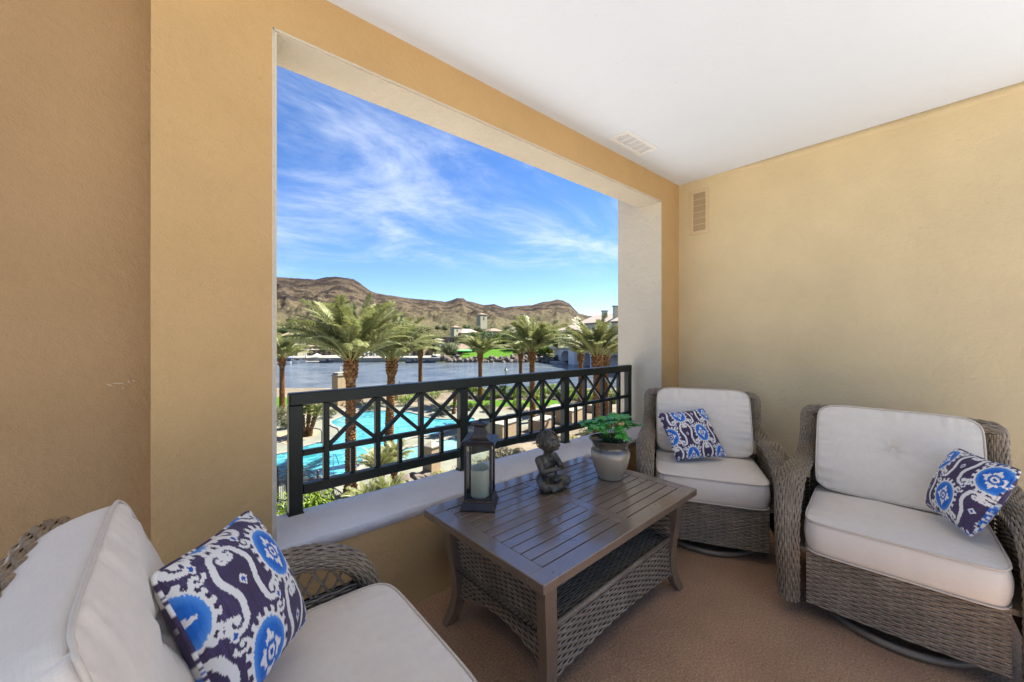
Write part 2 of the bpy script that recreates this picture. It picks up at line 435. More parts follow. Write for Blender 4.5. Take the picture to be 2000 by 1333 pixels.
# pool terrace
flat('pool_deck', [(-200, 845), (200, 830), (480, 828), (541, 822), (600, 812), (660, 800), (735, 790), (820, 795), (880, 796), (960, 801), (1040, 803), (1085, 806), (1100, 815), (1050, 830), (980, 850), (940, 905), (880, 940), (760, 975), (640, 1010), (480, 1060), (100, 1200), (-500, 1400), (-900, 1100)], G + 0.004, M['deck'])
POOL = [(647, 826), (656, 820), (673, 814), (706, 806.5), (735, 804), (765, 804), (795, 805.6), (814, 810), (832, 816), (862, 820), (895, 819), (921, 817.5), (926, 822), (912, 830), (886, 836), (858, 848), (815, 853), (790, 859), (766, 871), (742, 878), (716, 888), (706, 905), (690, 922), (640, 932), (560, 938), (440, 945), (300, 935), (330, 905), (440, 895), (541, 889), (590, 874.5), (631, 864), (655, 858), (668, 848), (667, 838), (655, 833)]
o, pts = flat('pool_water', POOL, G + 0.012, M['pool'], 5)
M['coping'] = plain('pool_coping', (0.22, 0.21, 0.18), 0.7, 0.1, 2)
M['tile'] = plain('pool_tile', (0.06, 0.11, 0.12), 0.3, 0.4, 3)
def coping(pts, name, label_mat=None):
    mb = MB(); pts = [Vector((p.x, p.y, G)) for p in pts]; n_ = len(pts); ring = []
    for i in range(n_):
        t_ = (pts[(i + 1) % n_] - pts[i - 1]).normalized(); nn_ = Vector((t_.y, -t_.x, 0)); ring.append((pts[i], nn_))
    area = sum(pts[i].x * pts[(i + 1) % n_].y - pts[(i + 1) % n_].x * pts[i].y for i in range(n_))
    s = 1 if area > 0 else -1
    b = 0
    for p, nn_ in ring:
        nn_ = nn_ * s
        for o_, z in ((0.0, 0.013), (0.0, 0.085), (0.04, 0.10), (0.26, 0.10), (0.30, 0.08), (0.30, 0.0)): mb.v.append(p + nn_ * o_ + Vector((0, 0, z)))
    for i in range(n_):
        j = (i + 1) % n_
        for k in range(5): mb.f.append((i * 6 + k, i * 6 + k + 1, j * 6 + k + 1, j * 6 + k) if s > 0 else (i * 6 + k, j * 6 + k, j * 6 + k + 1, i * 6 + k + 1))
    o = mb.build(name, [M['coping'], M['tile']]); o['kind'] = 'structure'
    for q in o.data.polygons:
        if q.index % 5 == 0: q.material_index = 1
    return o
coping(pts, 'pool_coping')
n = NT('wading_water'); M['wade'] = n.out(n.ramp(n.noise(0.7, 4), [(0.3, (0.10, 0.27, 0.28)), (0.7, (0.19, 0.32, 0.31))]), 0.08, n.bump(n.noise(6, 3), 0.2, 0.03))
o, pts = flat('wading_pool_water', [(764, 892), (788, 880), (820, 872), (857, 863.5), (900, 855), (935, 850), (945, 862), (925, 880), (880, 893), (830, 900), (780, 905)], G + 0.012, M['wade'], 5)
coping(pts, 'wading_pool_coping')
flat('pool_island', [(560, 868), (590, 859), (618, 850), (622, 842), (600, 838), (570, 842), (541, 846), (541, 858)], G + 0.02, plain('sand_bed', (0.22, 0.165, 0.10), 0.95, 0.15, 3), 5)
flat('lawn', [(880, 793), (905, 794), (940, 795), (1000, 794), (1040, 796), (1075, 801), (1108, 800), (1112, 792), (1095, 784), (1060, 781), (1000, 782), (940, 783), (890, 784)], G + 0.02, M['lawn'], 4)
flat('lawn_strip', [(420, 800), (541, 795), (560, 792), (560, 778), (541, 776), (420, 778)], G + 0.02, M['lawn'], 4)

# ------------------------------------------------------------------ far shore and hills
PROF = [(-400, 560), (0, 548), (300, 545), (480, 541), (538, 541), (570, 543), (615, 546), (640, 541), (655, 540.5), (675, 543), (690, 545), (700, 551), (720, 566), (735, 573), (760, 577), (800, 583), (850, 587), (870, 590), (880, 588), (893, 584), (905, 584.5), (912, 590), (925, 593), (945, 598), (958, 597), (965, 596), (975, 600), (985, 603), (1000, 601), (1010, 600), (1040, 598), (1060, 592), (1075, 590), (1088, 586), (1100, 587), (1112, 593), (1120, 602), (1130, 612), (1150, 617), (1200, 622), (1300, 628), (1500, 632), (2200, 636)]
PU = [p[0] for p in PROF]; PV = [p[1] for p in PROF]
def smst(a, b, x): t = min(1, max(0, (x - a) / (b - a))); return t * t * (3 - 2 * t)
def land(u, d):
    ridge = 860 + 60 * math.sin(u / 130.0) + 40 * math.sin(u / 47.0 + 1)
    zt = EYE + (658 - np.interp(u, PU, PV)) / 761.0 * ridge
    park = smst(862, 905, u) * (1 - smst(1060, 1110, u))
    z = -9.4 + 1.9 * smst(140.5, 147, d)
    z += 0.8 * smst(147, 149, d)
    z += park * (2.4 * smst(148, 172, d)) + 2.2 * smst(176, 215, d)
    z0 = -4.5
    f = (d - 190) / (ridge - 190)
    if f > 0:
        g = min(f, 1)
        k = g ** 1.25
        hz = (zt - z0) * k
        a = math.sin(PI * min(1, g)) 
        P_ = Vector((u / 52.0, d / 95.0, 0))
        hz += a * (zt - z0) * (0.055 * (noise.hetero_terrain(P_, 0.9, 2.1, 4, 0.7) - 0.9))
        hz += (0.25 + a) * 1.9 * noise.fractal(Vector((u / 15.0, d / 34.0, 4)), 1.0, 2.0, 4) * min(1, f * 3)
        if f > 1: hz -= (f - 1) * 170
        z = max(z, z) + max(hz, -2)
    return z
us = list(np.linspace(-400, 470, 30)) + list(np.arange(480, 1240, 2.5)) + list(np.linspace(1250, 2200, 30))
ds = [140, 142, 144, 146, 147, 148, 149, 150, 153, 157, 162, 168, 174, 180, 188, 196, 206, 218] + list(np.linspace(232, 1060, 120))
v = []; f = []
for d in ds:
    for u in us: v.append(at(u, d, land(u, d)))
nu = len(us)
for j in range(len(ds) - 1):
    for i in range(nu - 1): f.append((j * nu + i, j * nu + i + 1, (j + 1) * nu + i + 1, (j + 1) * nu + i))
n = NT('desert_hills')
sp_ = n.new('ShaderNodeSeparateXYZ'); n.L.new(n.tc.outputs['Object'], sp_.inputs[0])
big = n.noise(0.012, 6, 0.6); mid_ = n.noise(0.022, 7, 0.72, sc=(1, 1, 3.0)); fine = n.noise(0.35, 5, 0.75)
h_ = n.math('MULTIPLY', n.math('ADD', sp_.outputs[2], n.math('MULTIPLY', big, 40)), 0.0075)
c1 = n.ramp(h_, [(0.08, (0.070, 0.075, 0.034)), (0.26, (0.120, 0.106, 0.066)), (0.50, (0.108, 0.085, 0.062)), (0.85, (0.074, 0.057, 0.045))])
rockm = n.ramp(mid_, [(0.47, (0, 0, 0)), (0.54, (1, 1, 1))])
hm = n.ramp(h_, [(0.25, (0, 0, 0)), (0.45, (1, 1, 1))])
c2 = n.mix(n.math('MULTIPLY', n.math('MULTIPLY', rockm, hm), 0.9), c1, (0.022, 0.017, 0.018))
scr = n.ramp(fine, [(0.44, (0.52, 0.54, 0.45)), (0.56, (1.10, 1.08, 1.0))])
M['hill'] = n.out(n.mix(1.0, c2, scr, 'MULTIPLY'), 0.95, n.bump(fine, 0.8, 2.0), Specular_IOR_Level=0.05)
tag(mo('hills', v, f, M['hill'], None, True), kind='structure')
# promenade along the far left shore, a sheet of pale paving behind a quay wall
M['paving'] = plain('promenade_paving', (0.24, 0.23, 0.20), 0.85, 0.15, 0.5)
M['quay'] = plain('quay_wall', (0.33, 0.31, 0.27), 0.8, 0.2, 0.4)
v = []; f = []; uu = list(range(380, 872, 12))
for i, u in enumerate(uu):
    w_ = 0.6 * math.sin(u / 40.0)
    for d, z in ((145.2 + w_, -9.0), (145.2 + w_, -6.55), (145.6 + w_, -6.5), (176, -6.5)): v.append(at(u, d, z))
for i in range(len(uu) - 1):
    for k in range(3): f.append((i * 4 + k, (i + 1) * 4 + k, (i + 1) * 4 + k + 1, i * 4 + k + 1))
tag(mo('promenade', v, f, M['paving']), kind='structure')
v = []; f = []
for j, d in enumerate((148.5, 152, 157, 163, 170)):
    for u in range(900, 1004, 6):
        s = (d - 148.5) / 21.5
        v.append(at(u + 10 * s * (1 - (u - 900) / 104.0), d, land(u, d) + 0.12 + 0.1 * s))
nn = len(range(900, 1004, 6))
for j in range(4):
    for i in range(nn - 1): f.append((j * nn + i, j * nn + i + 1, (j + 1) * nn + i + 1, (j + 1) * nn + i))
tag(mo('park_lawn', v, f, M['lawn']), kind='structure')
# ------------------------------------------------------------------ vegetation
def foliage(name, c0, c1, c2, sc=1.2, rough=0.55):
    n = NT(name)
    col = n.ramp(n.noise(sc, 4, 0.7, coord='Object'), [(0.32, c0), (0.5, c1), (0.70, c2)])
    oi = n.new('ShaderNodeObjectInfo'); vr = n.new('ShaderNodeMapRange'); vr.inputs['To Min'].default_value = 0.72; vr.inputs['To Max'].default_value = 1.22; n.L.new(oi.outputs['Random'], vr.inputs['Value'])
    hv = n.new('ShaderNodeHueSaturation'); n.L.new(vr.outputs[0], hv.inputs['Value']); n.L.new(col, hv.inputs['Color']); col = hv.outputs[0]
    n.out(col, rough, None, Specular_IOR_Level=0.35)
    tr = n.new('ShaderNodeBsdfTranslucent'); n.L.new(col, tr.inputs['Color'])
    mx = n.new('ShaderNodeMixShader'); mx.inputs[0].default_value = 0.32
    n.L.new(n.b.outputs[0], mx.inputs[1]); n.L.new(tr.outputs[0], mx.inputs[2]); n.L.new(mx.outputs[0], n.o.inputs['Surface'])
    return n.m
M['frond'] = foliage('date_palm_leaflets', (0.105, 0.125, 0.034), (0.185, 0.200, 0.070), (0.32, 0.325, 0.17), 2.6, 0.5)
M['rachis'] = plain('date_palm_rachis', (0.27, 0.26, 0.09), 0.45, 0.25, 4)
nb = NT('palm_trunk')
tcn = nb.ramp(nb.noise(4.5, 4, 0.75), [(0.28, (0.055, 0.026, 0.012)), (0.5, (0.20, 0.095, 0.038)), (0.72, (0.42, 0.27, 0.14))])
M['ptrunk'] = nb.out(tcn, 0.9, nb.bump(nb.noise(30, 4), 0.6, 0.03), Specular_IOR_Level=0.1)
def frond_mesh(Lf, e0, e1, nleaf, ll, seed, wid=0.030):
    """rachis leaves along +x at elevation e0 and bends to e1"""
    rg = random.Random(seed); pts = []; p = Vector((0, 0, 0)); n_ = 26
    yaw = 0; tw = rg.uniform(-.25, .25)
    dirs = []
    for i in range(n_ + 1):
        s = i / n_; e = e0 + (e1 - e0) * s ** 1.7
        dv = Vector((math.cos(e) * math.cos(tw * s), math.cos(e) * math.sin(tw * s), math.sin(e)))
        pts.append(p.copy()); dirs.append(dv); p = p + dv * (Lf / n_)
    mb = MB(); mb.tube(pts, [0.028 * (1 - s / n_) ** 0.7 + 0.006 for s in range(n_ + 1)], 5, cap=False)
    nr = len(mb.f)
    for k in range(nleaf):
        s = 0.26 + 0.74 * (k + rg.random() * .6) / nleaf; s = min(s, 0.995)
        q = s * n_; i = min(int(q), n_ - 1); fr_ = q - i
        o = pts[i].lerp(pts[i + 1], fr_); d = dirs[i].lerp(dirs[i + 1], fr_).normalized()
        side = d.cross(Vector((0, 0, 1)))
        side = side.normalized() if side.length > .05 else Vector((0, 1, 0))
        up = side.cross(d).normalized()
        L_ = ll * (0.45 + 0.55 * math.sin(PI * min(1, (s - .1) / .75)) ** 0.6) if s < .85 else ll * (1.0 - (s - .85) * 3.4) * .95
        for sg in (1, -1):
            fw = 0.62 + 0.5 * s + rg.uniform(-.12, .12); lift = rg.choice((0.45, 0.12, 0.25)) + rg.uniform(-.1, .1) 
            v1 = (d * fw + side * sg * 1.0 + up * lift).normalized()
            v2 = (v1 + Vector((0, 0, -0.28 - .1 * rg.random()))).normalized()
            wv_ = v1.cross(up).normalized() * wid * .5 if v1.cross(up).length > .05 else d * wid * .5
            m1 = o + v1 * L_ * .5; m2 = m1 + v2 * L_ * .5
            b = len(mb.v); mb.v += [o - wv_ * .5, o + wv_ * .5, m1 + wv_, m1 - wv_, m2]
            mb.f += [(b, b + 1, b + 2, b + 3), (b + 3, b + 2, b + 4)]
    me = bpy.data.meshes.new('frond'); me.from_pydata(mb.v, [], mb.f); me.materials.append(M['frond']); me.materials.append(M['rachis'])
    mi = [1] * nr + [0] * (len(mb.f) - nr); me.polygons.foreach_set('material_index', mi); me.update()
    return me
def frond_set(Lf, nleaf, ll, wid):
    out = []
    for k, (e0, e1) in enumerate(((84, 66), (76, 44), (68, 22), (59, 4), (50, -12), (42, -20), (62, 30), (70, 10))):
        out.append((e0, frond_mesh(Lf, R(e0), R(e1), nleaf, ll, k * 3 + 1, wid)))
    return out
FS_BIG = frond_set(3.5, 78, 0.50, 0.042)
FS_FAR = frond_set(3.3, 46, 0.50, 0.062)
FS_SML = frond_set(1.15, 34, 0.24, 0.022)
def trunk_mesh(Ht, r0, r1, rb, seed):
    """tapered trunk clad in old leaf bases, swollen head under the crown"""
    rg = random.Random(seed); mb = MB()
    def rad(z):
        f = z / Ht
        r = r0 + (r1 - r0) * min(1, f * 1.4)
        if z < .5: r += 0.10 * (1 - z / .5)
        hb = Ht - 1.25
        if z > hb: r += (rb - r1) * math.sin(min(1, (z - hb) / 0.55) * PI / 2) * (1 - 0.45 * max(0, (z - Ht + .45) / .45))
        return r
    mb.lathe([(rad(Ht * i / 30.0) * .9, Ht * i / 30.0) for i in range(31)], 12)
    row = 0; z = 0.05
    while z < Ht - .05:
        head = z > Ht - 1.3
        na = 9 if head else 10; hgt = 0.20 if head else 0.15
        for k in range(na):
            a = 2 * PI * (k + (row % 2) * .5) / na + rg.uniform(-.08, .08); r = rad(z); w_ = PI * r / na * 0.98
            pr = (0.065 if head else 0.030) * rg.uniform(.6, 1.35)
            c = Vector((math.cos(a), math.sin(a), 0)); s = Vector((-math.sin(a), math.cos(a), 0)); zz = z + rg.uniform(-.02, .02)
            b = len(mb.v)
            mb.v += [c * (r * .88) + s * w_ * .95 + Vector((0, 0, zz)), c * (r * .88) - s * w_ * .95 + Vector((0, 0, zz)),
                     c * (r + pr) + s * w_ * .72 + Vector((0, 0, zz + hgt * .85)), c * (r + pr) - s * w_ * .72 + Vector((0, 0, zz + hgt * .85)),
                     c * (r * .88) + s * w_ * .7 + Vector((0, 0, zz + hgt * 1.1)), c * (r * .88) - s * w_ * .7 + Vector((0, 0, zz + hgt * 1.1)),
                     c * (r + pr * 1.1) + Vector((0, 0, zz + hgt))]
            mb.f += [(b + 1, b, b + 2, b + 3), (b + 3, b + 2, b + 6), (b + 2, b + 4, b + 6), (b + 6, b + 5, b + 3), (b + 6, b + 4, b + 5), (b, b + 4, b + 2), (b + 1, b + 3, b + 5)]
        z += 0.19 if head else 0.135; row += 1
    me = bpy.data.meshes.new('trunk'); me.from_pydata(mb.v, [], mb.f); me.materials.append(M['ptrunk']); me.update()
    return me
TM_BIG = trunk_mesh(6.75, 0.27, 0.215, 0.33, 1)
TM_S = trunk_mesh(1.9, 0.13, 0.11, 0.14, 5)
def palm(u, d, ztop, label, fs=None, nf=64, fscale=1.0, seed=0, group='tall date palms by the pool', lean=(0, 0), base=G, tw=1.0, tm=None, name='date_palm'):
    rg = random.Random(seed * 17 + 3); fs = fs or FS_BIG; tm = tm or TM_BIG; H0 = 6.75 if tm is TM_BIG else 1.9
    loc = at(u, d, base); Ht = ztop - base
    t = thing(name, label, 'palm tree', loc, rg.uniform(0, 6), group)
    o = bpy.data.objects.new('trunk', tm); COL.objects.link(o); o.parent = t; o.scale = (tw, tw, Ht / H0)
    Rz = Matrix.Rotation(-t.rotation_euler.z, 4, 'Z')
    lv = (Rz @ (RR * lean[0] + VV * lean[1]))
    sh = Matrix.Identity(4); sh[0][2] = lv.x / Ht * (1 if True else 0); sh[1][2] = lv.y / Ht
    if lean != (0, 0): 
        q = Vector((lv.x, lv.y, Ht)).to_track_quat('Z', 'Y'); o.rotation_mode = 'QUATERNION'; o.rotation_quaternion = q
    for k in range(nf):
        f = k / nf
        # youngest upright in the middle, oldest arching outwards
        want = 82 - 42 * f ** 0.7 + rg.uniform(-6, 6)
        e0, me = min(fs, key=lambda q: abs(q[0] - want) + rg.uniform(0, 9))
        o = bpy.data.objects.new('frond', me); COL.objects.link(o); o.parent = t
        a = k * 2.39996 + rg.uniform(-.2, .2); rr = 0.10 * tw * (0.3 + 0.7 * f)
        s = fscale * rg.uniform(.86, 1.1) * (0.80 + 0.22 * f ** .5)
        o.location = (lv.x + rr * math.cos(a), lv.y + rr * math.sin(a), Ht - 0.12 - 0.25 * f)
        o.rotation_euler = (rg.uniform(-.35, .35), R(rg.uniform(-6, 6)), a); o.scale = (s, s, s)
    return t
def pz(v, d): return EYE - (v - 658) * d / 761.0
palm(685, 19.5, pz(697, 19.5), 'largest and nearest date palm, its trunk in front of the pool', nf=66, fscale=1.12, seed=1)
palm(758, 24.9, pz(700, 24.9), 'date palm second in size, leaning slightly, just right of the nearest palm', nf=58, fscale=1.02, seed=2, lean=(0.25, 0), tw=1.05)
palm(551, 39.6, pz(698, 39.6), 'date palm at the left edge of the view beside the pier', nf=50, fscale=1.0, seed=3)
palm(821, 48, pz(683, 48), 'slim date palm right of the two big palms, before the dark moored boats', FS_FAR, 54, 0.98, seed=4)
palm(938, 46, pz(690, 46), 'date palm standing alone in front of the bright park lawn', FS_FAR, 54, 0.98, seed=5)
palm(1017, 54, pz(690, 54), 'small date palm just left of the taller palm over the lawn', FS_FAR, 48, 0.92, seed=6)
palm(1041, 36, pz(684, 36), 'tall date palm in the middle of the right half of the view', FS_FAR, 66, 1.18, seed=7, lean=(-0.12, 0), tw=1.05)
palm(1134, 42, pz(690, 42), 'slender date palm in front of the bridge pier', FS_FAR, 48, 0.92, seed=8)
palm(1166, 26.5, pz(692, 26.5), 'stout date palm nearest the right jamb of the opening', FS_BIG, 64, 0.95, seed=9, tw=1.08)
palm(1184, 33, pz(694, 33), 'narrow date palm half hidden behind the stout one at the right jamb', FS_FAR, 48, 0.85, seed=10, tw=0.9)
# short palms
for k, (u, d, h, ln, lab) in enumerate([(595, 31.0, 2.1, (-.25, 0), 'left trunk of the clump of short palms on the pool peninsula'), (600, 31.2, 2.3, (0.15, 0.1), 'middle trunk of the clump of short palms on the pool peninsula'), (604, 31.0, 1.9, (.55, 0), 'right leaning trunk of the clump of short palms on the pool peninsula'),
        (742, 17.4, 2.2, (0, 0), 'short bright palm at the foot of the second big palm'), (722, 15.5, 1.35, (0, 0), 'low bushy palm just above the sill, left of the bright short palm'), (752, 15.8, 1.5, (.1, 0), 'low bushy palm just above the sill, right of the bright short palm'), (770, 19.5, 2.0, (0, 0), 'short palm behind the bright one, nearest the wading pool'),
        (886, 40, 2.3, (0.2, 0), 'short leaning palm beyond the pool, left of the lawn'), (896, 44, 1.7, (0, 0), 'short palm beyond the pool at the near edge of the lawn')]):
    palm(u, d, G + h, lab, FS_SML, 34, 1.05, seed=20 + k, group='short palms round the pool', lean=ln, tw=0.95, tm=TM_S, name='short_palm')

def leaf_ball(name, nl, rx, ry, rz, ls, seed, mat, up=0.0):
    """leaves through the volume of a lumpy crown"""
    rs = np.random.RandomState(seed); pts = []
    lobes = [(Vector((rs.uniform(-.5, .5), rs.uniform(-.5, .5), rs.uniform(-.35, .45))), rs.uniform(.38, .62)) for _ in range(9)]
    V = []; F = []
    for i in range(nl):
        c, r = lobes[rs.randint(len(lobes))]
        d = Vector(rs.normal(size=3)).normalized(); q = c + d * r * (rs.uniform(.5, 1.0) ** .4)
        p = Vector((q.x * rx, q.y * ry, q.z * rz))
        nrm = (d + Vector(rs.normal(size=3)) * .6 + Vector((0, 0, up))).normalized(); a = Vector(rs.normal(size=3)).cross(nrm).normalized(); b = nrm.cross(a)
        s = ls * rs.uniform(.6, 1.3); k = len(V)
        V += [p - a * s, p - b * s * .45, p + a * s, p + b * s * .45]; F.append((k, k + 1, k + 2, k + 3))
    me = bpy.data.meshes.new(name); me.from_pydata(V, [], F); me.materials.append(mat); me.update(); return me
M['fol_y'] = foliage('bright_shrub_leaves', (0.06, 0.10, 0.008), (0.14, 0.21, 0.015), (0.26, 0.34, 0.05), 1.5)
M['fol_d'] = foliage('dark_tree_leaves', (0.020, 0.040, 0.008), (0.045, 0.080, 0.016), (0.095, 0.14, 0.03), 0.6)
M['fol_o'] = foliage('olive_tree_leaves', (0.06, 0.075, 0.03), (0.12, 0.135, 0.06), (0.21, 0.22, 0.11), 0.6)
M['fol_p'] = foliage('dry_shrub_leaves', (0.16, 0.13, 0.05), (0.27, 0.24, 0.10), (0.40, 0.38, 0.20), 2.0)
M['bark'] = plain('tree_bark', (0.11, 0.08, 0.055), 0.9, 0.3, 6, 0, 0.4)
M['flower'] = plain('white_flowers', (0.65, 0.62, 0.58), 0.8)
def shrub(u, d, w_, h, mat, label, seed, group=None, cat='shrub', z=G, ls=0.07, nl=1500, name='shrub', stems=True):
    t = thing(name, label, cat, at(u, d, z), 0, group)
    me = leaf_ball('foliage', nl, w_ / 1.7, w_ / 1.7, h / 1.7, ls, seed, mat, .3)
    o = bpy.data.objects.new('foliage', me); COL.objects.link(o); o.parent = t; o.location = (0, 0, h * .50)
    if stems:
        mb = MB(); rg = random.Random(seed)
        for k in range(5):
            a = rg.uniform(0, 6); mb.tube([(0, 0, -.05), (.12 * w_ * math.cos(a), .12 * w_ * math.sin(a), h * .3), (.3 * w_ * math.cos(a), .3 * w_ * math.sin(a), h * .7)], [0.03, 0.02, .008], 5)
        mb.build('stems', M['bark'], t)
    return t
def tree(u, d, z, w_, h, mat, label, seed, group='trees on the far shore', nl=3200, ls=0.34, th=0.3):
    t = thing('tree', label, 'tree', at(u, d, z), 0, group)
    me = leaf_ball('crown', nl, w_ / 1.75, w_ / 1.75, h * (1 - th * .6) / 1.75, ls, seed, mat, .3)
    o = bpy.data.objects.new('crown', me); COL.objects.link(o); o.parent = t; o.location = (0, 0, h * (0.5 + th * .30))
    mb = MB(); rg = random.Random(seed); mb.tube([(0, 0, -.3), (.05, 0, h * th), (.1, .05, h * .6)], [w_ * .035 + .06, w_ * .03 + .04, .05], 7)
    for k in range(5):
        a = rg.uniform(0, 6); mb.tube([(.05, 0, h * th * .9), (.2 * w_ * math.cos(a), .2 * w_ * math.sin(a), h * .5), (.35 * w_ * math.cos(a), .35 * w_ * math.sin(a), h * .75)], [w_ * .02 + .03, .05, .03], 5)
    mb.build('trunk', M['bark'], t); return t
# hedge of bright shrubs between the lawn and the lakeside fence
hu = [905, 921, 955, 969, 985, 1001, 1016, 1030, 1048, 1064, 1079, 1094, 1108, 1122, 1140, 1156, 1175, 1196]
for k, u in enumerate(hu):
    d = 50.5 + 1.2 * math.sin(k * 2.1) - (2.5 if k > 12 else 0)
    shrub(u, d, 2.3 + .5 * math.sin(k), 1.30 + .40 * abs(math.sin(k * 1.7)), M['fol_y'] if k % 4 != 3 else M['fol_d'], 'round bright green hedge shrub by the lake fence, number %s from the left' % ['one', 'two', 'three', 'four', 'five', 'six', 'seven', 'eight', 'nine', 'ten', 'eleven', 'twelve', 'thirteen', 'fourteen', 'fifteen', 'sixteen', 'seventeen', 'eighteen'][k], 40 + k, 'hedge shrubs along the lake fence', ls=0.10, nl=1500)
shrub(547, 36.5, 1.7, 1.5, M['fol_o'], 'olive shrub beside the leftmost date palm beyond the pool', 71)
shrub(559, 33.5, 1.3, 1.0, M['fol_o'], 'low olive shrub at the left edge behind the railing post', 72)
shrub(611, 15.2, 1.5, 1.95, M['fol_y'], 'full bright leafy shrub by the iron fence, above the left end of the sill', 73, ls=0.085)
shrub(626, 15.8, 0.9, 1.7, M['fol_y'], 'narrow leafy shrub by the iron fence, right of the fuller bright shrub', 74, ls=0.085, nl=900)
shrub(546, 15.0, 1.0, 1.9, M['fol_y'], 'thin leafy shrub at the very left of the opening by the pier', 75, ls=0.085, nl=700)
for k, (u, d, w_, h) in enumerate([(906, 19.5, 1.9, 1.6), (878, 17.5, 2.0, 1.3), (945, 21, 2.2, 1.3), (975, 23, 2.2, 1.6), (1003, 24, 1.6, 1.0), (862, 21, 1.2, .7), (1120, 27, 1.6, 1.2), (1150, 29, 1.4, 1.3), (1188, 30, 2.0, 1.7)]):
    shrub(u, d, w_, h, M['fol_p'] if k % 3 != 1 else M['fol_o'], ['dry yellowish shrub', 'grey green shrub'][k % 3 == 1] + ' in the gravel, ' + ['behind the lantern', 'left of the lantern roof', 'behind the cherub, left one', 'behind the cherub, right one', 'low, right of the cherub', 'small, beside the capped pillar', 'left of the plant leaves', 'behind the plant leaves', 'close to the right jamb'][k], 90 + k, 'gravel bed shrubs', ls=0.05, nl=2200)
for k, (u, d, w_, h, m, lab) in enumerate([(640, 38, 1.6, .9, 'fol_o', 'low grey shrub beyond the pool, left of the nearest palm trunk'), (722, 42, 2.2, 1.0, 'fol_o', 'low grey shrub beyond the pool, between the two biggest palms'), (790, 45, 2.5, 1.2, 'fol_y', 'yellow green shrub beyond the pool, right of the second palm'),
        (812, 50, 3.0, 1.5, 'fol_y', 'wide yellow green shrub near the lake, behind the slim palm'), (850, 50, 3.2, 1.2, 'fol_y', 'wide low shrub near the lake, left of the middle railing post'), (862, 40, 1.6, 1.0, 'fol_o', 'grey shrub beyond the pool, left of the leaning short palm'), (916, 42, 1.2, .9, 'fol_d', 'small dark shrub at the near edge of the lawn, left'), (952, 41, 1.4, .9, 'fol_o', 'small grey shrub at the near edge of the lawn, middle'), (1010, 43, 1.6, 1.2, 'fol_y', 'bright shrub in the lawn by the tall palm')]):
    shrub(u, d, w_, h, M[m], lab, 130 + k, ls=0.08, nl=1100)
# far shore trees
TR = [(872, 152, -6.6, 8.5, 5.6, 'fol_o', 'broad olive tree at the water, left of the green awning'), (850, 165, -6, 5, 4.6, 'fol_o', 'small olive tree behind the white boats'),
      (948, 178, -4, 8, 7.5, 'fol_d', 'dark tree behind the park lawn, left'), (968, 182, -4, 8, 8.2, 'fol_d', 'dark tree behind the park lawn, middle'), (985, 176, -4, 7, 7, 'fol_d', 'dark tree behind the park lawn, right'), (972, 172, -4.3, 3.0, 6.5, 'fol_y', 'bright yellow green tree lit by the sun behind the park lawn'),
      (1005, 168, -4.5, 8, 7.5, 'fol_d', 'dark tree right of the park lawn'), (1026, 165, -5, 9, 8, 'fol_d', 'dark tree behind the tall palm trunk'), (1052, 162, -5, 9, 8.4, 'fol_y', 'bright green tree above the rocks, left'), (1072, 158, -5.5, 9, 8.6, 'fol_d', 'dark tree above the rocks beside the bridge end'), (1064, 153, -6.6, 6, 4.4, 'fol_y', 'bright green bush tree low over the rocks'),
      (1084, 168, -5, 8, 10, 'fol_y', 'tall green tree behind the bridge end'), (905, 205, -3, 8, 5.5, 'fol_o', 'olive tree on the slope behind the tiled roof'), (930, 215, -2, 9, 6, 'fol_d', 'dark tree on the slope above the park'), (862, 210, -3, 9, 5.5, 'fol_o', 'olive tree on the slope above the small pavilion'), (820, 200, -3, 8, 6, 'fol_o', 'olive tree behind the cream towers'), (770, 190, -4, 9, 6.5, 'fol_d', 'dark tree behind the olive coloured house'),
      (690, 195, -4, 9, 6.5, 'fol_o', 'olive tree behind the nearest palm crown'), (650, 200, -4, 8, 6.0, 'fol_o', 'olive tree above the two-storey lakeside house'), (1000, 235, -1, 10, 7, 'fol_o', 'large olive tree on the slope above the park'), (1040, 230, -1, 10, 7, 'fol_o', 'large olive tree on the slope behind the tall palm'), (625, 164, -6.5, 4.5, 3.8, 'fol_o', 'rounded grey tree before the tiled loggia')]
for k, (u, d, z, w_, h, m, lab) in enumerate(TR): tree(u, d, z, w_, h, M[m], lab, 200 + k, ls=0.30, nl=2600)
# scattered trees on the lower slopes: three crowns shared by many trees
slope = [leaf_ball('crown', 900, 3.4, 3.4, 2.5, .42, 300 + k, M['fol_o' if k != 1 else 'fol_d'], .3) for k in range(3)]
rg = random.Random(8)
tk = MB(); tk.tube([(0, 0, -.4), (.1, 0, 1.6), (0, .1, 3.0)], [.22, .16, .08], 6); tkm = tk.build('trunk', M['bark']); tkme = tkm.data; bpy.data.objects.remove(tkm)
for k in range(64):
    u = 545 + 640 * ((k * 0.618) % 1.0); d = (185 + 120 * rg.random()) if k % 3 else (180 + 20 * rg.random()); s = rg.uniform(.6, 1.15)
    t = thing('tree', 'small rounded tree among the scrub on the far lower slopes', 'tree', at(u, d, land(u, d)), rg.uniform(0, 6), 'trees on the far lower slopes')
    for nm, me, z in (('trunk', tkme, 0), ('crown', slope[k % 3], 3.3)):
        o = bpy.data.objects.new(nm, me); COL.objects.link(o); o.parent = t; o.location = (0, 0, z * s); o.scale = (s, s, s)
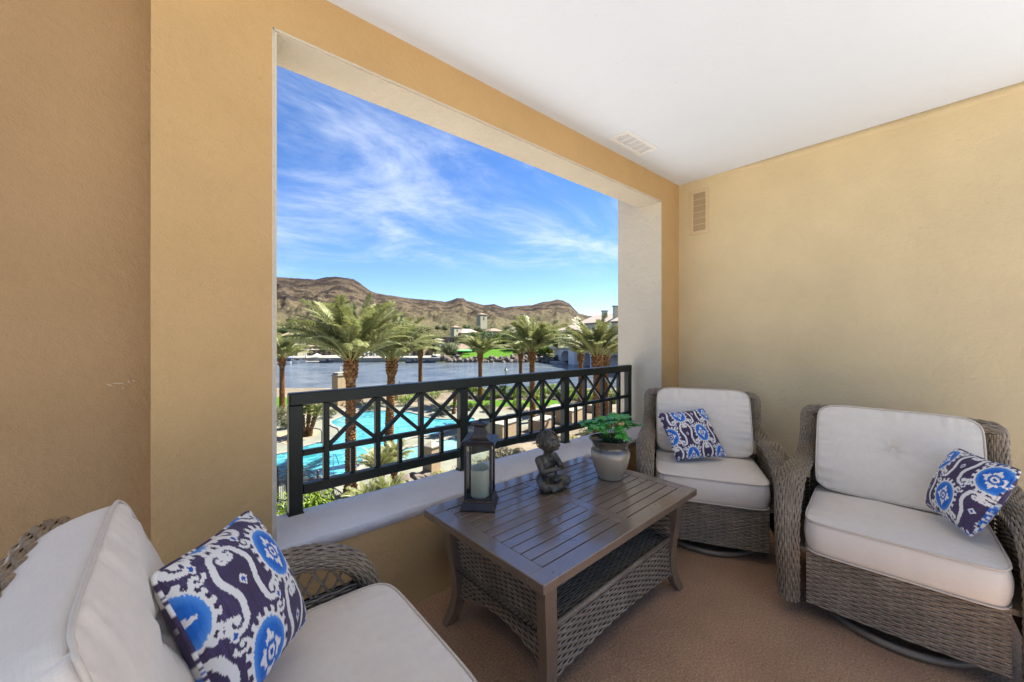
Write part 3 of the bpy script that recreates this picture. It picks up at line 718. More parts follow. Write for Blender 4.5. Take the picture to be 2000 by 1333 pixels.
# rocks along the far bank
M['rock'] = plain('shore_rock', (0.13, 0.108, 0.085), 0.9, 0.5, 0.6, 0, 0.6)
rg = random.Random(5)
rock_me = []
for k in range(4):
    bm = bmesh.new(); bmesh.ops.create_icosphere(bm, subdivisions=2, radius=1)
    for v_ in bm.verts: v_.co *= 1 + 0.35 * noise.noise(v_.co * 1.6 + Vector((k * 9, 0, 0)))
    me = bpy.data.meshes.new('boulder'); bm.to_mesh(me); bm.free(); me.materials.append(M['rock']); rock_me.append(me)
for k in range(84):
    u = 868 + 226 * k / 84 + rg.uniform(-2, 2); d = 143.5 + rg.uniform(0, 4.5)
    o = bpy.data.objects.new('boulder', rock_me[k % 4]); COL.objects.link(o); o.location = at(u, d, -8.2 + (d - 143.5) * .33 + rg.uniform(-.1, .3))
    s = rg.uniform(.5, 1.25); o.scale = (s * 1.2, s, s * .75); o.rotation_euler = (rg.uniform(0, 6), rg.uniform(0, 6), rg.uniform(0, 6))
    tag(o, 'brown boulder in the rocky bank at the far edge of the lake', 'boulder', 'boulders along the far bank')
for k, (u, w_) in enumerate([(790, 938), (806, 932), (815, 936), (832, 930), (800, 945), (850, 926)]):
    p = gp(u, w_, G); o = bpy.data.objects.new('boulder', rock_me[k % 4]); COL.objects.link(o); o.location = p + Vector((0, 0, .08)); s = [.34, .26, .3, .36, .22, .25][k]
    o.scale = (s * 1.5, s, s * .7); o.rotation_euler = (0, 0, k)
    tag(o, 'low tan boulder in the gravel bed left of the lantern, ' + ['leftmost', 'second from left, farther back', 'middle one', 'right of the middle', 'nearest to the sill', 'rightmost'][k], 'boulder', 'boulders in the gravel bed')
# ------------------------------------------------------------------ walls, fences, lamp near the pool
M['stone'] = plain('tan_masonry', (0.34, 0.245, 0.14), 0.9, 0.12, 3, 0, 0.2)
M['capst'] = plain('cap_stone', (0.26, 0.24, 0.19), 0.85, 0.1, 4)
M['iron'] = plain('dark_iron', (0.030, 0.027, 0.025), 0.5)
M['white'] = plain('white_paint', (0.62, 0.61, 0.58), 0.6, 0.05)
YV = math.atan2(VV.y, VV.x)            # heading of the view
def planter(u0, u1, d, dep, ztop, label, group='masonry planters on the terrace'):
    c = at((u0 + u1) / 2, d, G); w_ = (u1 - u0) * d / 761.0
    t = thing('masonry_planter', label, 'planter', c, R(14), group)
    h = ztop - G
    MB().bbox(-w_ / 2, w_ / 2, 0, dep, 0, h - .10).build('wall', M['stone'], t)
    MB().cham(-w_ / 2 - .05, w_ / 2 + .05, -.05, dep + .05, h - .098, h, .015).build('cap', M['capst'], t)
planter(969, 1032, 30, 2.2, pz(824, 30), 'tan masonry planter block right behind the lantern ring')
planter(1042, 1098, 33, 1.2, pz(818, 33), 'long low tan planter wall between the two middle railing posts')
planter(1104, 1153, 36, 3.0, pz(799, 36), 'tall tan planter block right of the third railing post')
planter(1162, 1206, 41, 2.0, pz(791, 41), 'tan planter wall near the right end of the railing')
planter(1205, 1240, 30, 1.0, pz(815, 30), 'tan planter wall hidden mostly by the right railing post')
def capped_pillar(u, d, w_, h, label, rail=False):
    t = thing('stone_pillar', label, 'pillar', at(u, d, G), R(16))
    MB().bbox(-w_ / 2, w_ / 2, -w_ / 2, w_ / 2, 0, h - .3).build('shaft', M['stone'], t)
    MB().cham(-w_ * .58, w_ * .58, -w_ * .58, w_ * .58, h - .298, h - .2, .02).build('cap', M['capst'], t)
    if not rail:
        mb = MB(); mb.v = [Vector(p) for p in ((-w_ * .55, -w_ * .55, h - .198), (w_ * .55, -w_ * .55, h - .198), (w_ * .55, w_ * .55, h - .198), (-w_ * .55, w_ * .55, h - .198), (0, 0, h + .05))]
        mb.f = [(0, 1, 4), (1, 2, 4), (2, 3, 4), (3, 0, 4), (3, 2, 1, 0)]; mb.build('pyramid_top', M['capst'], t)
    else:
        MB().cham(-w_ * .45, w_ * .45, -w_ * .45, w_ * .45, h - .198, h + .05, .02).build('upper_block', M['capst'], t)
        MB().tube([(.1, 0, h + .052), (.1, 0, h + .6), (.3, 0, h + .75), (.3, 0, h + .052)], .03, 6).build('rail', M['white'], t)
capped_pillar(843, 22.6, .72, 1.85, 'square tan pillar with a pyramid cap at the edge of the wading pool')
capped_pillar(663, 45, 1.15, 3.75, 'tan pillar with a white rail on top, just left of the nearest palm trunk', True)
capped_pillar(778, 49, .9, 1.6, 'small tan pillar beyond the pool behind the second palm trunk')
capped_pillar(700, 47, .8, 1.1, 'low tan pillar beyond the pool between the big palm trunks')

def iron_fence(pts, h, label, picket=0.11, cross=True, group=None, sec=2.4):
    o0 = Vector(pts[0]); t = thing('iron_fence', label, 'fence', o0, 0, group)
    P_ = [Vector(p) - o0 for p in pts]
    pk = MB()
    for a, b in zip(P_[:-1], P_[1:]):
        L_ = (b - a).length; e = (b - a) / L_; ang = math.atan2(e.y, e.x)
        Mx = Matrix.Translation(a) @ Matrix.Rotation(ang, 4, 'Z')
        for z in ([h - .03, h - .30, .12] if cross else [h - .03, .12]):
            MB().bbox(0, L_, -.018, .018, z - .018, z + .018, Mx).build('rail', M['iron'], t)
        n_ = max(2, int(L_ / picket))
        for k in range(n_ + 1): pk.bbox(L_ * k / n_ - .008, L_ * k / n_ + .008, -.008, .008, .05, h - (.30 if cross else .03), Mx)
        if cross:
            m_ = max(1, int(L_ / .27))
            for k in range(m_):
                x0, x1 = L_ * k / m_, L_ * (k + 1) / m_
                for s in (0, 1):
                    p = Vector((x0, 0, h - .28 if s else h - .05)); q = Vector((x1, 0, h - .05 if s else h - .28))
                    pk.tube([Mx @ p, Mx @ q], .009, 4)
        MB().bbox(-.045, .045, -.045, .045, 0, h + .10, Mx).add(*(lambda m_: (m_.v, m_.f))(MB().ell((0, 0, h + .17), (.06, .06, .07), None, 8, 6)), Mx).build('fence_post', M['iron'], t)
    o = pk.build('pickets', M['iron'], t); o['kind'] = 'stuff'
    return t
iron_fence([gp(470, 915, G + 1.5) - Vector((0, 0, 1.5)), gp(541, 919, G + 1.5) - Vector((0, 0, 1.5)), gp(562, 922, G + 1.5) - Vector((0, 0, 1.5)), gp(590, 912, G + 1.5) - Vector((0, 0, 1.5)), gp(621, 928, G + 1.5) - Vector((0, 0, 1.5)), gp(650, 950, G + 1.5) - Vector((0, 0, 1.5)), gp(676, 968, G + 1.5) - Vector((0, 0, 1.5))],
           1.5, 'dark iron fence with a crossed top band between the pool and the building')
iron_fence([at(u, 56 + .5 * math.sin(u / 50), G) for u in range(780, 1260, 48)], 1.35, 'dark iron fence along the lake bank behind the hedge', 0.16, False)
t = thing('street_lamp', 'dark lamp post with a lantern head beside the lake fence', 'street lamp', at(988, 50, G))
MB().lathe([(.12, 0), (.12, .25), (.06, .35), (.05, 3.1), (.09, 3.2)], 10).build('pole', M['iron'], t, True)
MB().lathe([(.09, 3.2), (.20, 3.55), (.20, 3.6)], 6).build('lamp_glass', M['white'], t)
MB().lathe([(.27, 3.602), (.10, 3.82), (.03, 3.95)], 6).build('lamp_roof', M['iron'], t)
t = thing('notice_board', 'small white notice on a post beside the lamp', 'sign', at(991, 48.5, G), YV - PI / 2)
MB().bbox(-.03, .03, -.03, .03, 0, 1.0).build('post', M['iron'], t); MB().cham(-.17, .17, -.045, -.03, 1.0, 1.5, .004).build('panel', M['white'], t)
M['chrome'] = plain('pool_rail_steel', (0.55, 0.55, 0.55), 0.15, 0.05, 3, 1.0)
p0 = gp(651, 919, G)
t = thing('pool_handrail', 'curved steel handrail at the near edge of the pool', 'handrail', p0, YV)
for s in (0, 1):
    MB().tube(crm([(0, s * .5, 0), (0, s * .5, .75), (.12, s * .5, .92), (.35, s * .5, .75), (.75, s * .5, .1)], False, 5), .022, 6).build('rail', M['chrome'], t, True)
t = thing('pool_lounger_rail', 'bent dark pool hoist arm on the peninsula', 'pool hoist', gp(628, 866, G), YV)
MB().tube(crm([(0, 0, 0), (0, 0, .85), (0, .2, 1.05), (0, .9, 1.15)], False, 5), .035, 7).build('arm', M['iron'], t, True)
MB().lathe([(.1, 0), (.1, .05)], 10).build('foot', M['iron'], t)

# ------------------------------------------------------------------ houses across the lake
def wallmat(name, c): M[name] = plain(name, c, 0.9, 0.08, 0.4); return M[name]
wallmat('w_cream', (0.34, 0.30, 0.21)); wallmat('w_pale', (0.38, 0.37, 0.25)); wallmat('w_tan', (0.26, 0.20, 0.125)); wallmat('w_olive', (0.22, 0.195, 0.105)); wallmat('w_white', (0.38, 0.365, 0.34)); wallmat('w_ochre', (0.29, 0.23, 0.11))
n = NT('roof_tiles'); wv = n.new('ShaderNodeTexWave', wave_type='BANDS', bands_direction='X'); wv.inputs['Scale'].default_value = 1.6; n.L.new(n.tc.outputs['Object'], wv.inputs[0])
M['roof'] = n.out(n.ramp(n.noise(1.2, 4, 0.7), [(0.3, (0.17, 0.11, 0.075)), (0.7, (0.27, 0.20, 0.15))]), 0.85, n.bump(wv.outputs['Fac'], 0.6, 0.08))
n = NT('pink_roof_tiles'); M['roof2'] = n.out(n.ramp(n.noise(1.2, 4, 0.7), [(0.3, (0.24, 0.19, 0.16)), (0.7, (0.31, 0.265, 0.225))]), 0.85)
n = NT('window_glass'); M['win'] = n.out((0.03, 0.035, 0.045), 0.12)
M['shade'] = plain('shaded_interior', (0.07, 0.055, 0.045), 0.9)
def house(u0, u1, d, zb, h, dep, mat, label, yaw=0.0, roof='hip', rh=1.3, rm='roof', wins=(), arches=(), storeys=None, chim=False, tower=False):
    """front faces the lake; u0..u1 width in the picture at distance d; wins = (x fraction, z, w, h)"""
    if yaw < .9: yaw += .42
    c = at((u0 + u1) / 2, d, zb); w_ = (u1 - u0) * d / 761.0 / max(.5, math.cos(yaw))
    t = thing('house' if not tower else 'tower_house', label, 'house' if not tower else 'tower', c, YV - PI / 2 + yaw, 'buildings across the lake')
    MB().bbox(-w_ / 2, w_ / 2, 0, dep, -1.0, h).build('wall', M[mat], t)
    ov = .35
    if roof == 'hip':
        mb = MB(); r_ = min(dep, w_) * .5; a, b = -w_ / 2 - ov, w_ / 2 + ov; c0, c1 = -ov, dep + ov
        rx = max(0.0, (w_ - dep) / 2) if w_ > dep else 0.0
        mb.v = [Vector(p) for p in ((a, c0, h), (b, c0, h), (b, c1, h), (a, c1, h), (-rx, dep / 2, h + rh), (rx + .01, dep / 2, h + rh), (a, c0, h - .12), (b, c0, h - .12), (b, c1, h - .12), (a, c1, h - .12))]
        mb.f = [(0, 1, 5, 4), (1, 2, 5), (2, 3, 4, 5), (3, 0, 4), (6, 7, 1, 0), (7, 8, 2, 1), (8, 9, 3, 2), (9, 6, 0, 3), (9, 8, 7, 6)]
        mb.build('roof', M[rm], t)
    elif roof == 'shed':
        mb = MB(); a, b = -w_ / 2 - ov, w_ / 2 + ov
        mb.v = [Vector(p) for p in ((a, -ov, h), (b, -ov, h), (b, dep, h + rh), (a, dep, h + rh), (a, -ov, h - .12), (b, -ov, h - .12), (b, dep, h - .0), (a, dep, h - .0))]
        mb.f = [(0, 1, 2, 3), (4, 5, 1, 0), (5, 6, 2, 1), (7, 4, 0, 3), (6, 7, 3, 2), (7, 6, 5, 4)]
        mb.build('roof', M[rm], t)
    else:
        MB().cham(-w_ / 2 - .15, w_ / 2 + .15, -.15, dep + .15, h + .002, h + .25, .03).build('cornice', M['capst'], t)
    for (fx, z, ww, wh) in wins:
        x = -w_ / 2 + w_ * fx
        f_ = MB(); 
        for q in ((x - ww / 2 - .08, x - ww / 2, z - .08, z + wh + .08), (x + ww / 2, x + ww / 2 + .08, z - .08, z + wh + .08), (x - ww / 2, x + ww / 2, z - .08, z), (x - ww / 2, x + ww / 2, z + wh, z + wh + .08)):
            f_.bbox(q[0], q[1], -.07, .0 - .004, q[2], q[3])
        fo = f_.build('window', M['capst'], t)
        MB().bbox(x - ww / 2, x + ww / 2, -.03, -.005, z, z + wh).build('pane', M['win'], fo)
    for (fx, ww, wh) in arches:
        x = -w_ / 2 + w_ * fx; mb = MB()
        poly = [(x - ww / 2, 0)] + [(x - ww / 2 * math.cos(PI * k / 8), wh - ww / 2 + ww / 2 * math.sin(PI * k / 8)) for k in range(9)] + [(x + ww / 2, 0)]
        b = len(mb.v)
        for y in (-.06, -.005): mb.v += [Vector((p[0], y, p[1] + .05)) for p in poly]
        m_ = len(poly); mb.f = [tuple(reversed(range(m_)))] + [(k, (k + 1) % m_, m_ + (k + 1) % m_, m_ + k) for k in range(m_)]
        mb.f[0] = tuple(range(m_)); mb.build('arch_shade_panel', M['shade'], t)  # flat dark panel, its colour standing in for shade inside the arch
    if chim: MB().bbox(w_ * .2, w_ * .2 + .7, dep * .4, dep * .4 + .7, h, h + rh + 1.0).build('chimney', M[mat], t)
    return t, w_
def awning(parent_loc_u, d, z, w_, mat, label, dep=1.6, drop=.6):
    t = thing('awning', label, 'awning', at(parent_loc_u, d, z), YV - PI / 2)
    mb = MB(); n_ = 8
    mb.v = [Vector(p) for p in ((-w_ / 2, 0, 0), (w_ / 2, 0, 0), (w_ / 2, -dep, -drop), (-w_ / 2, -dep, -drop), (-w_ / 2, -dep, -drop - .25), (w_ / 2, -dep, -drop - .25), (-w_ / 2, 0, -.04), (w_ / 2, 0, -.04), (w_ / 2, -dep + .04, -drop - .04), (-w_ / 2, -dep + .04, -drop - .04))]
    mb.f = [(0, 3, 2, 1), (3, 4, 5, 2), (6, 7, 8, 9), (0, 6, 9, 3), (1, 2, 8, 7)]
    mb.build('canopy', mat, t)
    for s in (-1, 1): MB().tube([(s * (w_ / 2 - .1), -dep + .1, -drop - .05), (s * (w_ / 2 - .1), -dep + .1, -2.6)], .05, 6).build('pole', M['white'], t)
    return t
ZB = -6.5
sunny = 0.95     # fronts turned towards the right catch the sun
house(536, 576, 162, ZB, 3.4, 9, 'w_tan', 'brown stucco lakeside house with a dark arched door, left end of the row', 0.0, 'hip', 1.4, wins=[(.2, 1.0, .8, 1.5)], arches=[(.72, 2.6, 2.7)])
house(577, 596, 158, ZB, 4.5, 8, 'w_pale', 'pale yellow lakeside house with a small blue awning', sunny, 'flat', wins=[(.8, 2.9, .6, 1.1), (.45, 2.0, .35, .5), (.25, .2, 1.0, 1.6)])
house(597, 612, 161, ZB, 3.9, 7, 'w_cream', 'narrow cream house right of the pale yellow one', sunny, 'hip', 1.0, wins=[(.6, 2.3, .6, .8), (.5, .2, .9, 1.5)])
house(612, 645, 163, ZB, 2.4, 9, 'w_tan', 'low loggia house with a wide tiled roof and dark openings', 0.1, 'hip', 2.2, 'roof2', arches=[(.14, 1.2, 1.9), (.36, 1.2, 1.9), (.6, 1.2, 1.9), (.85, 1.2, 1.9)])
house(640, 671, 168, ZB, 4.6, 9, 'w_olive', 'two-storey olive stucco house with a pale hipped roof', 0.15, 'hip', 1.7, 'roof2', wins=[(.2, 3.0, .7, 1.0), (.42, 3.0, .7, 1.0), (.75, 3.0, .7, 1.0)], arches=[(.25, 2.2, 2.3), (.72, 2.2, 2.3)])
house(672, 701, 170, ZB, 3.9, 9, 'w_tan', 'tan lakeside house behind the nearest palm trunk', 0.1, 'hip', 1.4, wins=[(.3, 2.3, .7, .9), (.7, 2.3, .7, .9)], arches=[(.3, 1.4, 2), (.7, 1.4, 2)])
house(701, 722, 160, ZB, 3.6, 8, 'w_ochre', 'ochre lakeside house between the two big palm crowns', 0.3, 'hip', 1.5, 'roof2', wins=[(.62, 2.5, .35, .4), (.25, .2, .8, 1.9), (.55, .2, .7, 1.9), (.85, .2, .7, 1.9)])
house(722, 746, 159, ZB, 4.1, 8, 'w_white', 'whitish lakeside house with a long white awning', 0.25, 'hip', 1.3, wins=[(.25, 2.9, .35, .4), (.2, .2, .7, 1.7), (.42, .2, .7, 1.7), (.64, .2, .7, 1.7), (.86, .2, .7, 1.7)])
house(770, 801, 163, ZB, 4.7, 8, 'w_olive', 'olive yellow flat-roofed house right of the second palm trunk', 0.1, 'flat', wins=[(.2, .5, 1.0, 1.8), (.42, .5, 1.0, 1.8), (.65, .5, 1.0, 1.8), (.88, .5, 1.0, 1.8)])
house(802, 816, 160, ZB, 5.3, 5, 'w_cream', 'tall cream tower house left of the slim palm trunk', sunny, 'flat', wins=[(.5, 3.5, .7, 1.1)], arches=[(.5, 1.2, 2.0)])
house(824, 843, 162, ZB, 5.0, 6, 'w_ochre', 'ochre tower house right of the slim palm trunk', 0.4, 'flat', wins=[(.35, 3.1, .8, 1.2), (.75, 3.1, .8, 1.2)], arches=[(.5, 1.6, 2.0)])
house(853, 866, 200, -3.0, 2.6, 4, 'w_white', 'small white pavilion with a pinkish roof on the slope', 0.3, 'hip', .9, 'roof2', wins=[(.3, .8, .6, .9), (.7, .8, .6, .9)])
house(877, 905, 205, -4.0, 5.0, 8, 'w_tan', 'tan two-storey house on the slope above the green awning', 0.2, 'flat', wins=[(.15, 2.6, .8, 1.4), (.32, 2.6, .8, 1.4), (.6, 2.4, .8, 1.4)])
house(888, 898, 240, -1.5, 8.6, 3.2, 'w_pale', 'slim tan tower on the slope with a small tiled cap', 0.5, 'hip', 1.0, wins=[(.5, 6.0, .7, 1.2)], tower=True)
house(903, 936, 245, -1.5, 5.2, 9, 'w_cream', 'cream hillside house with a big pale hipped roof', 0.35, 'hip', 2.6, 'roof2', wins=[(.7, 3.3, .9, .9), (.3, 3.3, .9, .9)])
house(939, 951, 290, 4.0, 13.8, 4.5, 'w_pale', 'tall square bell tower with an arched window on the hillside', 0.4, 'hip', 1.2, wins=[(.5, 9.6, 1.0, 2.4)], tower=True)
house(745, 770, 172, ZB, 3.6, 8, 'w_tan', 'tan house with a tiled roof behind the second palm trunk', -.1, 'hip', 1.5, wins=[(.3, 2.1, .7, .9), (.7, 2.1, .7, .9)], arches=[(.3, 1.2, 1.9), (.7, 1.2, 1.9)])
house(556, 590, 215, -4.4, 6.0, 9, 'w_cream', 'large cream house on the slope behind the left end of the row', .3, 'hip', 2.0, wins=[(.2, 3.6, .9, 1.3), (.5, 3.6, .9, 1.3), (.8, 3.6, .9, 1.3)])
house(604, 634, 225, -3.8, 5.0, 9, 'w_pale', 'pale house on the slope above the tiled loggia', .35, 'hip', 1.9, 'roof2', wins=[(.3, 2.8, .9, 1.2), (.7, 2.8, .9, 1.2)])
house(655, 690, 232, -3.6, 5.4, 9, 'w_tan', 'tan house on the slope behind the nearest palm crown', .2, 'hip', 2.0, wins=[(.3, 3, .9, 1.2), (.7, 3, .9, 1.2)])
house(728, 762, 228, -3.6, 5.2, 9, 'w_cream', 'cream house on the slope between the two big palms', .3, 'hip', 2.0, wins=[(.3, 3, .9, 1.2), (.7, 3, .9, 1.2)])
house(785, 815, 220, -3.8, 5.6, 9, 'w_pale', 'pale house on the slope above the olive coloured house', .3, 'hip', 1.8, 'roof2', wins=[(.3, 3, .9, 1.2), (.7, 3, .9, 1.2)])
house(960, 985, 260, 0.0, 5.0, 9, 'w_cream', 'cream house on the slope right of the bell tower', .4, 'hip', 1.9, wins=[(.3, 2.6, .9, 1.2), (.7, 2.6, .9, 1.2)])
house(1004, 1030, 275, 1.0, 5.0, 9, 'w_tan', 'tan house on the slope left of the tall palm crown', .4, 'hip', 1.9, 'roof2', wins=[(.3, 2.6, .9, 1.2), (.7, 2.6, .9, 1.2)])
house(894, 926, 160, -6.0, 1.9, 9, 'w_tan', 'low restaurant with a wide red-brown tiled roof by the water', 0.05, 'hip', 2.8, arches=[(.2, 1.3, 1.6), (.5, 1.3, 1.6), (.8, 1.3, 1.6)])
M['green_cloth'] = plain('green_awning', (0.06, 0.33, 0.08), 0.8); M['blue_cloth'] = plain('blue_awning', (0.02, 0.09, 0.42), 0.8); M['white_cloth'] = plain('white_awning', (0.55, 0.53, 0.50), 0.8, .05)
awning(908, 158.5, -3.9, 6.2, M['green_cloth'], 'long green awning in front of the low restaurant', 2.0, .5)
awning(581.5, 156.5, -4.3, 1.7, M['blue_cloth'], 'small blue awning on the pale yellow house', .9, .6)
awning(735, 157, -4.2, 5.2, M['white_cloth'], 'long white awning on the whitish lakeside house', 1.8, .6)
# white balustrade posts in front of the ochre and whitish houses
for k, u in enumerate((712, 719, 732, 744)):
    tag(MB().cham(-.25, .25, -.25, .25, 0, 1.9, .03).build('gate_post', M['white']), 'white square gate post on the promenade, ' + ['leftmost', 'second from left', 'third from left', 'rightmost'][k], 'gate post', 'white gate posts on the promenade')
    COL.objects[-1].location = at(u, 149.5, ZB)
t = thing('patio_umbrella', 'white patio umbrella on the floating dock', 'umbrella', at(619, 146.5, -7.7))
MB().lathe([(1.6, 2.0), (1.5, 2.05), (.1, 2.7), (0, 2.72)], 8, capb=False, capt=False).build('canopy', M['white_cloth'], t); MB().tube([(0, 0, 0), (0, 0, 2.6)], .05, 6).build('pole', M['white'], t)
t = thing('sail_cover', 'white folded sail of a small boat standing on the dock', 'sail', at(598, 146.2, -7.6))
MB().lathe([(.65, 0), (.45, .8), (.12, 2.3), (.03, 2.9)], 7).build('cloth', M['white_cloth'], t); MB().tube([(0, 0, 2.8), (0, 0, 3.3)], .03, 5).build('mast', M['white'], t)
t = thing('floating_dock', 'low pale floating dock on the far left shore', 'dock', at(606, 143.8, -8.15), YV - PI / 2)
MB().cham(-8, 8, -1.2, 1.2, 0, .42, .04).build('deck', M['w_white'], t)
for x in (-7, -2, 3, 7): MB().tube([(x, 1.3, -.8), (x, 1.3, 1.5)], .12, 7).build('pile', M['bark'], t)
def boat(u, d, L_, hull, label, yaw, canopy=None, tall=1.0, cabin=True):
    t = thing('motor_boat', label, 'boat', at(u, d, WL - .05), YV - PI / 2 + yaw, 'boats moored on the far shore')
    v = []; f = []; n_ = 12
    for i in range(n_ + 1):
        s = i / n_; x = -L_ / 2 + L_ * s; w_ = .95 * (1 - max(0, (s - .55) / .45) ** 2.2) + .02; hh = .75 + .35 * s * s
        v += [(x, -w_, hh), (x, -w_ * .75, .1), (x, 0, -.15), (x, w_ * .75, .1), (x, w_, hh), (x, 0, hh - .12)]
    for i in range(n_):
        for k in range(6): f.append((i * 6 + k, (i + 1) * 6 + k, (i + 1) * 6 + (k + 1) % 6, i * 6 + (k + 1) % 6))
    f += [(5, 4, 3, 2, 1, 0), tuple(n_ * 6 + k for k in range(6))]
    mo('hull', v, [tuple(reversed(q)) for q in f], hull, t)
    if cabin:
        mb = MB(); x0, x1 = -L_ * .1, L_ * .22
        mb.v = [Vector(p) for p in ((x0, -.7, .8), (x1, -.6, .85), (x1, .6, .85), (x0, .7, .8), (x0 + .2, -.55, 1.5 * tall), (x1 - .7, -.5, 1.45 * tall), (x1 - .7, .5, 1.45 * tall), (x0 + .2, .55, 1.5 * tall))]
        mb.f = [(0, 1, 5, 4), (1, 2, 6, 5), (2, 3, 7, 6), (3, 0, 4, 7), (4, 5, 6, 7)]; mb.build('windscreen', M['win'], t)
    MB().cham(-L_ / 2 - .35, -L_ / 2, -.25, .25, .2, 1.1, .05).build('outboard', M['iron'], t)
    if canopy:
        MB().cham(-L_ * .35, L_ * .15, -.9, .9, 2.0, 2.12, .03).build('canopy', canopy, t)
        for x in (-L_ * .33, L_ * .13):
            for y in (-.8, .8): MB().tube([(x, y, .8), (x, y, 2.0)], .03, 5).build('canopy_pole', M['white'], t)
    return t
M['hull_w'] = plain('white_hull', (0.58, 0.58, 0.58), 0.3, .04); M['hull_d'] = plain('dark_hull', (0.03, 0.035, 0.05), 0.3, .1)
boat(566, 139, 6.5, M['hull_w'], 'white motor boat with a blue cover, leftmost of the moored boats', .1, M['blue_cloth'])
boat(553, 134, 5.5, M['hull_w'], 'white open boat beside the leftmost palm trunk', .2)
boat(583, 141.5, 6, M['hull_w'], 'white boat with a dark windscreen at the dock', -.1)
boat(640, 142.5, 5, M['hull_d'], 'small boat with a dark cover at the quay left of the nearest palm', .15)
boat(806, 141, 4.6, M['hull_d'], 'dark boat left of the slim palm trunk', .1)
boat(834, 142, 6.5, M['hull_d'], 'long dark boat right of the slim palm trunk', .05, None, .8)
boat(846, 147.6, 8.5, M['hull_w'], 'white cabin cruiser at the quay before the ochre tower house', .3, None, 1.6)
boat(795, 147.9, 5, M['hull_w'], 'white boat lying at the promenade steps', .1, M['white_cloth'])

# ------------------------------------------------------------------ the bridge building at the right
A_ = at(1084, 150, WL); B_ = at(1262, 96, WL)
ux = (B_ - A_).normalized(); LB = (B_ - A_).length
t = thing('arched_bridge', 'long pale bridge with round arches and a hotel wing built on it', 'bridge', A_, math.atan2(ux.y, ux.x))
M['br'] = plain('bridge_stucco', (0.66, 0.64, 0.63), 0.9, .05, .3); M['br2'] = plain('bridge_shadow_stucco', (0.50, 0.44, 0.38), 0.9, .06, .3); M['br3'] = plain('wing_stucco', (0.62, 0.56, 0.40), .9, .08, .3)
def ub(u):   # where the column u of the photograph meets the facade line
    q = VV + RR * ((u - 1000) / 761.0); den = q.x * ux.y - q.y * ux.x
    s = (A_.y * q.x - A_.x * q.y) / (ux.x * q.y - ux.y * q.x); return s
arches = [(ub(1095), ub(1115.5)), (ub(1139), ub(1158)), (ub(1168), ub(1178)), (ub(1186), ub(1222))]
SP = 2.1; DK = 5.1
def arch_wall(x0, x1, y0, y1, zt, arches, mat, name):
    n_ = 14; mb = MB()
    xs = x0
    for (a, b) in arches:
        mb.bbox(xs, a, y0, y1, -1.5, zt); r_ = (b - a) / 2; top = min(SP + r_ * .8, zt - .6); pv = []
        for k in range(n_ + 1):
            th = PI * k / n_; pv.append(((a + b) / 2 - r_ * math.cos(th), SP - .4 + (top - SP + .4) * math.sin(th)))
        for k in range(n_):
            (xa, za), (xb, zb_) = pv[k], pv[k + 1]
            mb.add([(xa, y0, za), (xb, y0, zb_), (xb, y1, zb_), (xa, y1, za), (xa, y0, zt), (xb, y0, zt), (xb, y1, zt), (xa, y1, zt)], [(0, 1, 5, 4), (2, 3, 7, 6), (3, 2, 1, 0), (4, 5, 6, 7)])
        xs = b
    mb.bbox(xs, x1, y0, y1, -1.5, zt)
    return mb.build(name, mat, t)
arch_wall(-0.5, LB, 0, 8, DK, arches, M['br'], 'arcade_wall')
for (a, b) in arches[:2]: 
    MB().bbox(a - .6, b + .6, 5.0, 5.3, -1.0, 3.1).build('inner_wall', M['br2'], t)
for (u0_, u1_) in ((1116, 1128), (1159, 1167), (1178.5, 1185.5)):
    a, b = ub(u0_), ub(u1_); MB().cham(a, b, -1.2, -.003, -1.2, DK + .6, .05).build('pier', M['br'], t)
MB().cham(-1.5, LB, -.35, -.004, DK - .25, DK + .05, .03).build('string_course', M['capst'], t)
MB().cham(-1.5, ub(1112), -4.5, -1.3, .0, .55, .03).build('landing', M['w_white'], t)
WH = 7.6
wing = MB().bbox(1.0, ub(1128), 1.0, 12, DK + .01, DK + WH - 1.2).build('wing_wall', M['br3'], t)
MB().bbox(ub(1128) + .01, LB, 0.6, 13, DK + .01, DK + WH + .8).build('wing_wall', M['br3'], t)
def gable(x0, x1, y0, y1, z, rh, name):
    mb = MB(); ym = (y0 + y1) / 2
    mb.v = [Vector(p) for p in ((x0, y0, z), (x1, y0, z), (x1, ym, z + rh), (x0, ym, z + rh), (x1, y1, z), (x0, y1, z), (x0, y0, z - .35), (x1, y0, z - .35), (x1, y1, z - .35), (x0, y1, z - .35))]
    mb.f = [(0, 1, 2, 3), (3, 2, 4, 5), (0, 3, 5), (1, 4, 2), (6, 7, 1, 0), (8, 9, 5, 4), (9, 8, 7, 6), (9, 6, 0, 5), (7, 8, 4, 1)]
    return mb.build(name, M['roof2'], t)
r1 = gable(0.3, ub(1128) + .3, .2, 12.8, DK + WH - .83, 2.2, 'roof'); r2 = gable(ub(1128) - .5, LB + 1, -.4, 14, DK + WH + 1.17, 3.0, 'roof')
for u, zt in ((1165.5, 4.6), (1187, 5.6)):
    a = ub(u); MB().bbox(a - .6, a + .6, 2.0, 3.4, DK + WH + .7, DK + WH + zt).build('chimney', M['br3'], t); MB().cham(a - .8, a + .8, 1.8, 3.6, DK + WH + zt + .002, DK + WH + zt + .3, .03).build('chimney_cap', M['capst'], t)
def bwin(x, z, w_, h, y):
    f_ = MB().bbox(x - w_ / 2 - .12, x + w_ / 2 + .12, y - .10, y - .004, z - .12, z).bbox(x - w_ / 2 - .12, x + w_ / 2 + .12, y - .10, y - .004, z + h, z + h + .12).bbox(x - w_ / 2 - .12, x - w_ / 2, y - .10, y - .004, z, z + h).bbox(x + w_ / 2, x + w_ / 2 + .12, y - .10, y - .004, z, z + h).build('window', M['capst'], t)
    MB().bbox(x - w_ / 2, x + w_ / 2, y - .05, y - .006, z, z + h).build('pane', M['win'], f_)
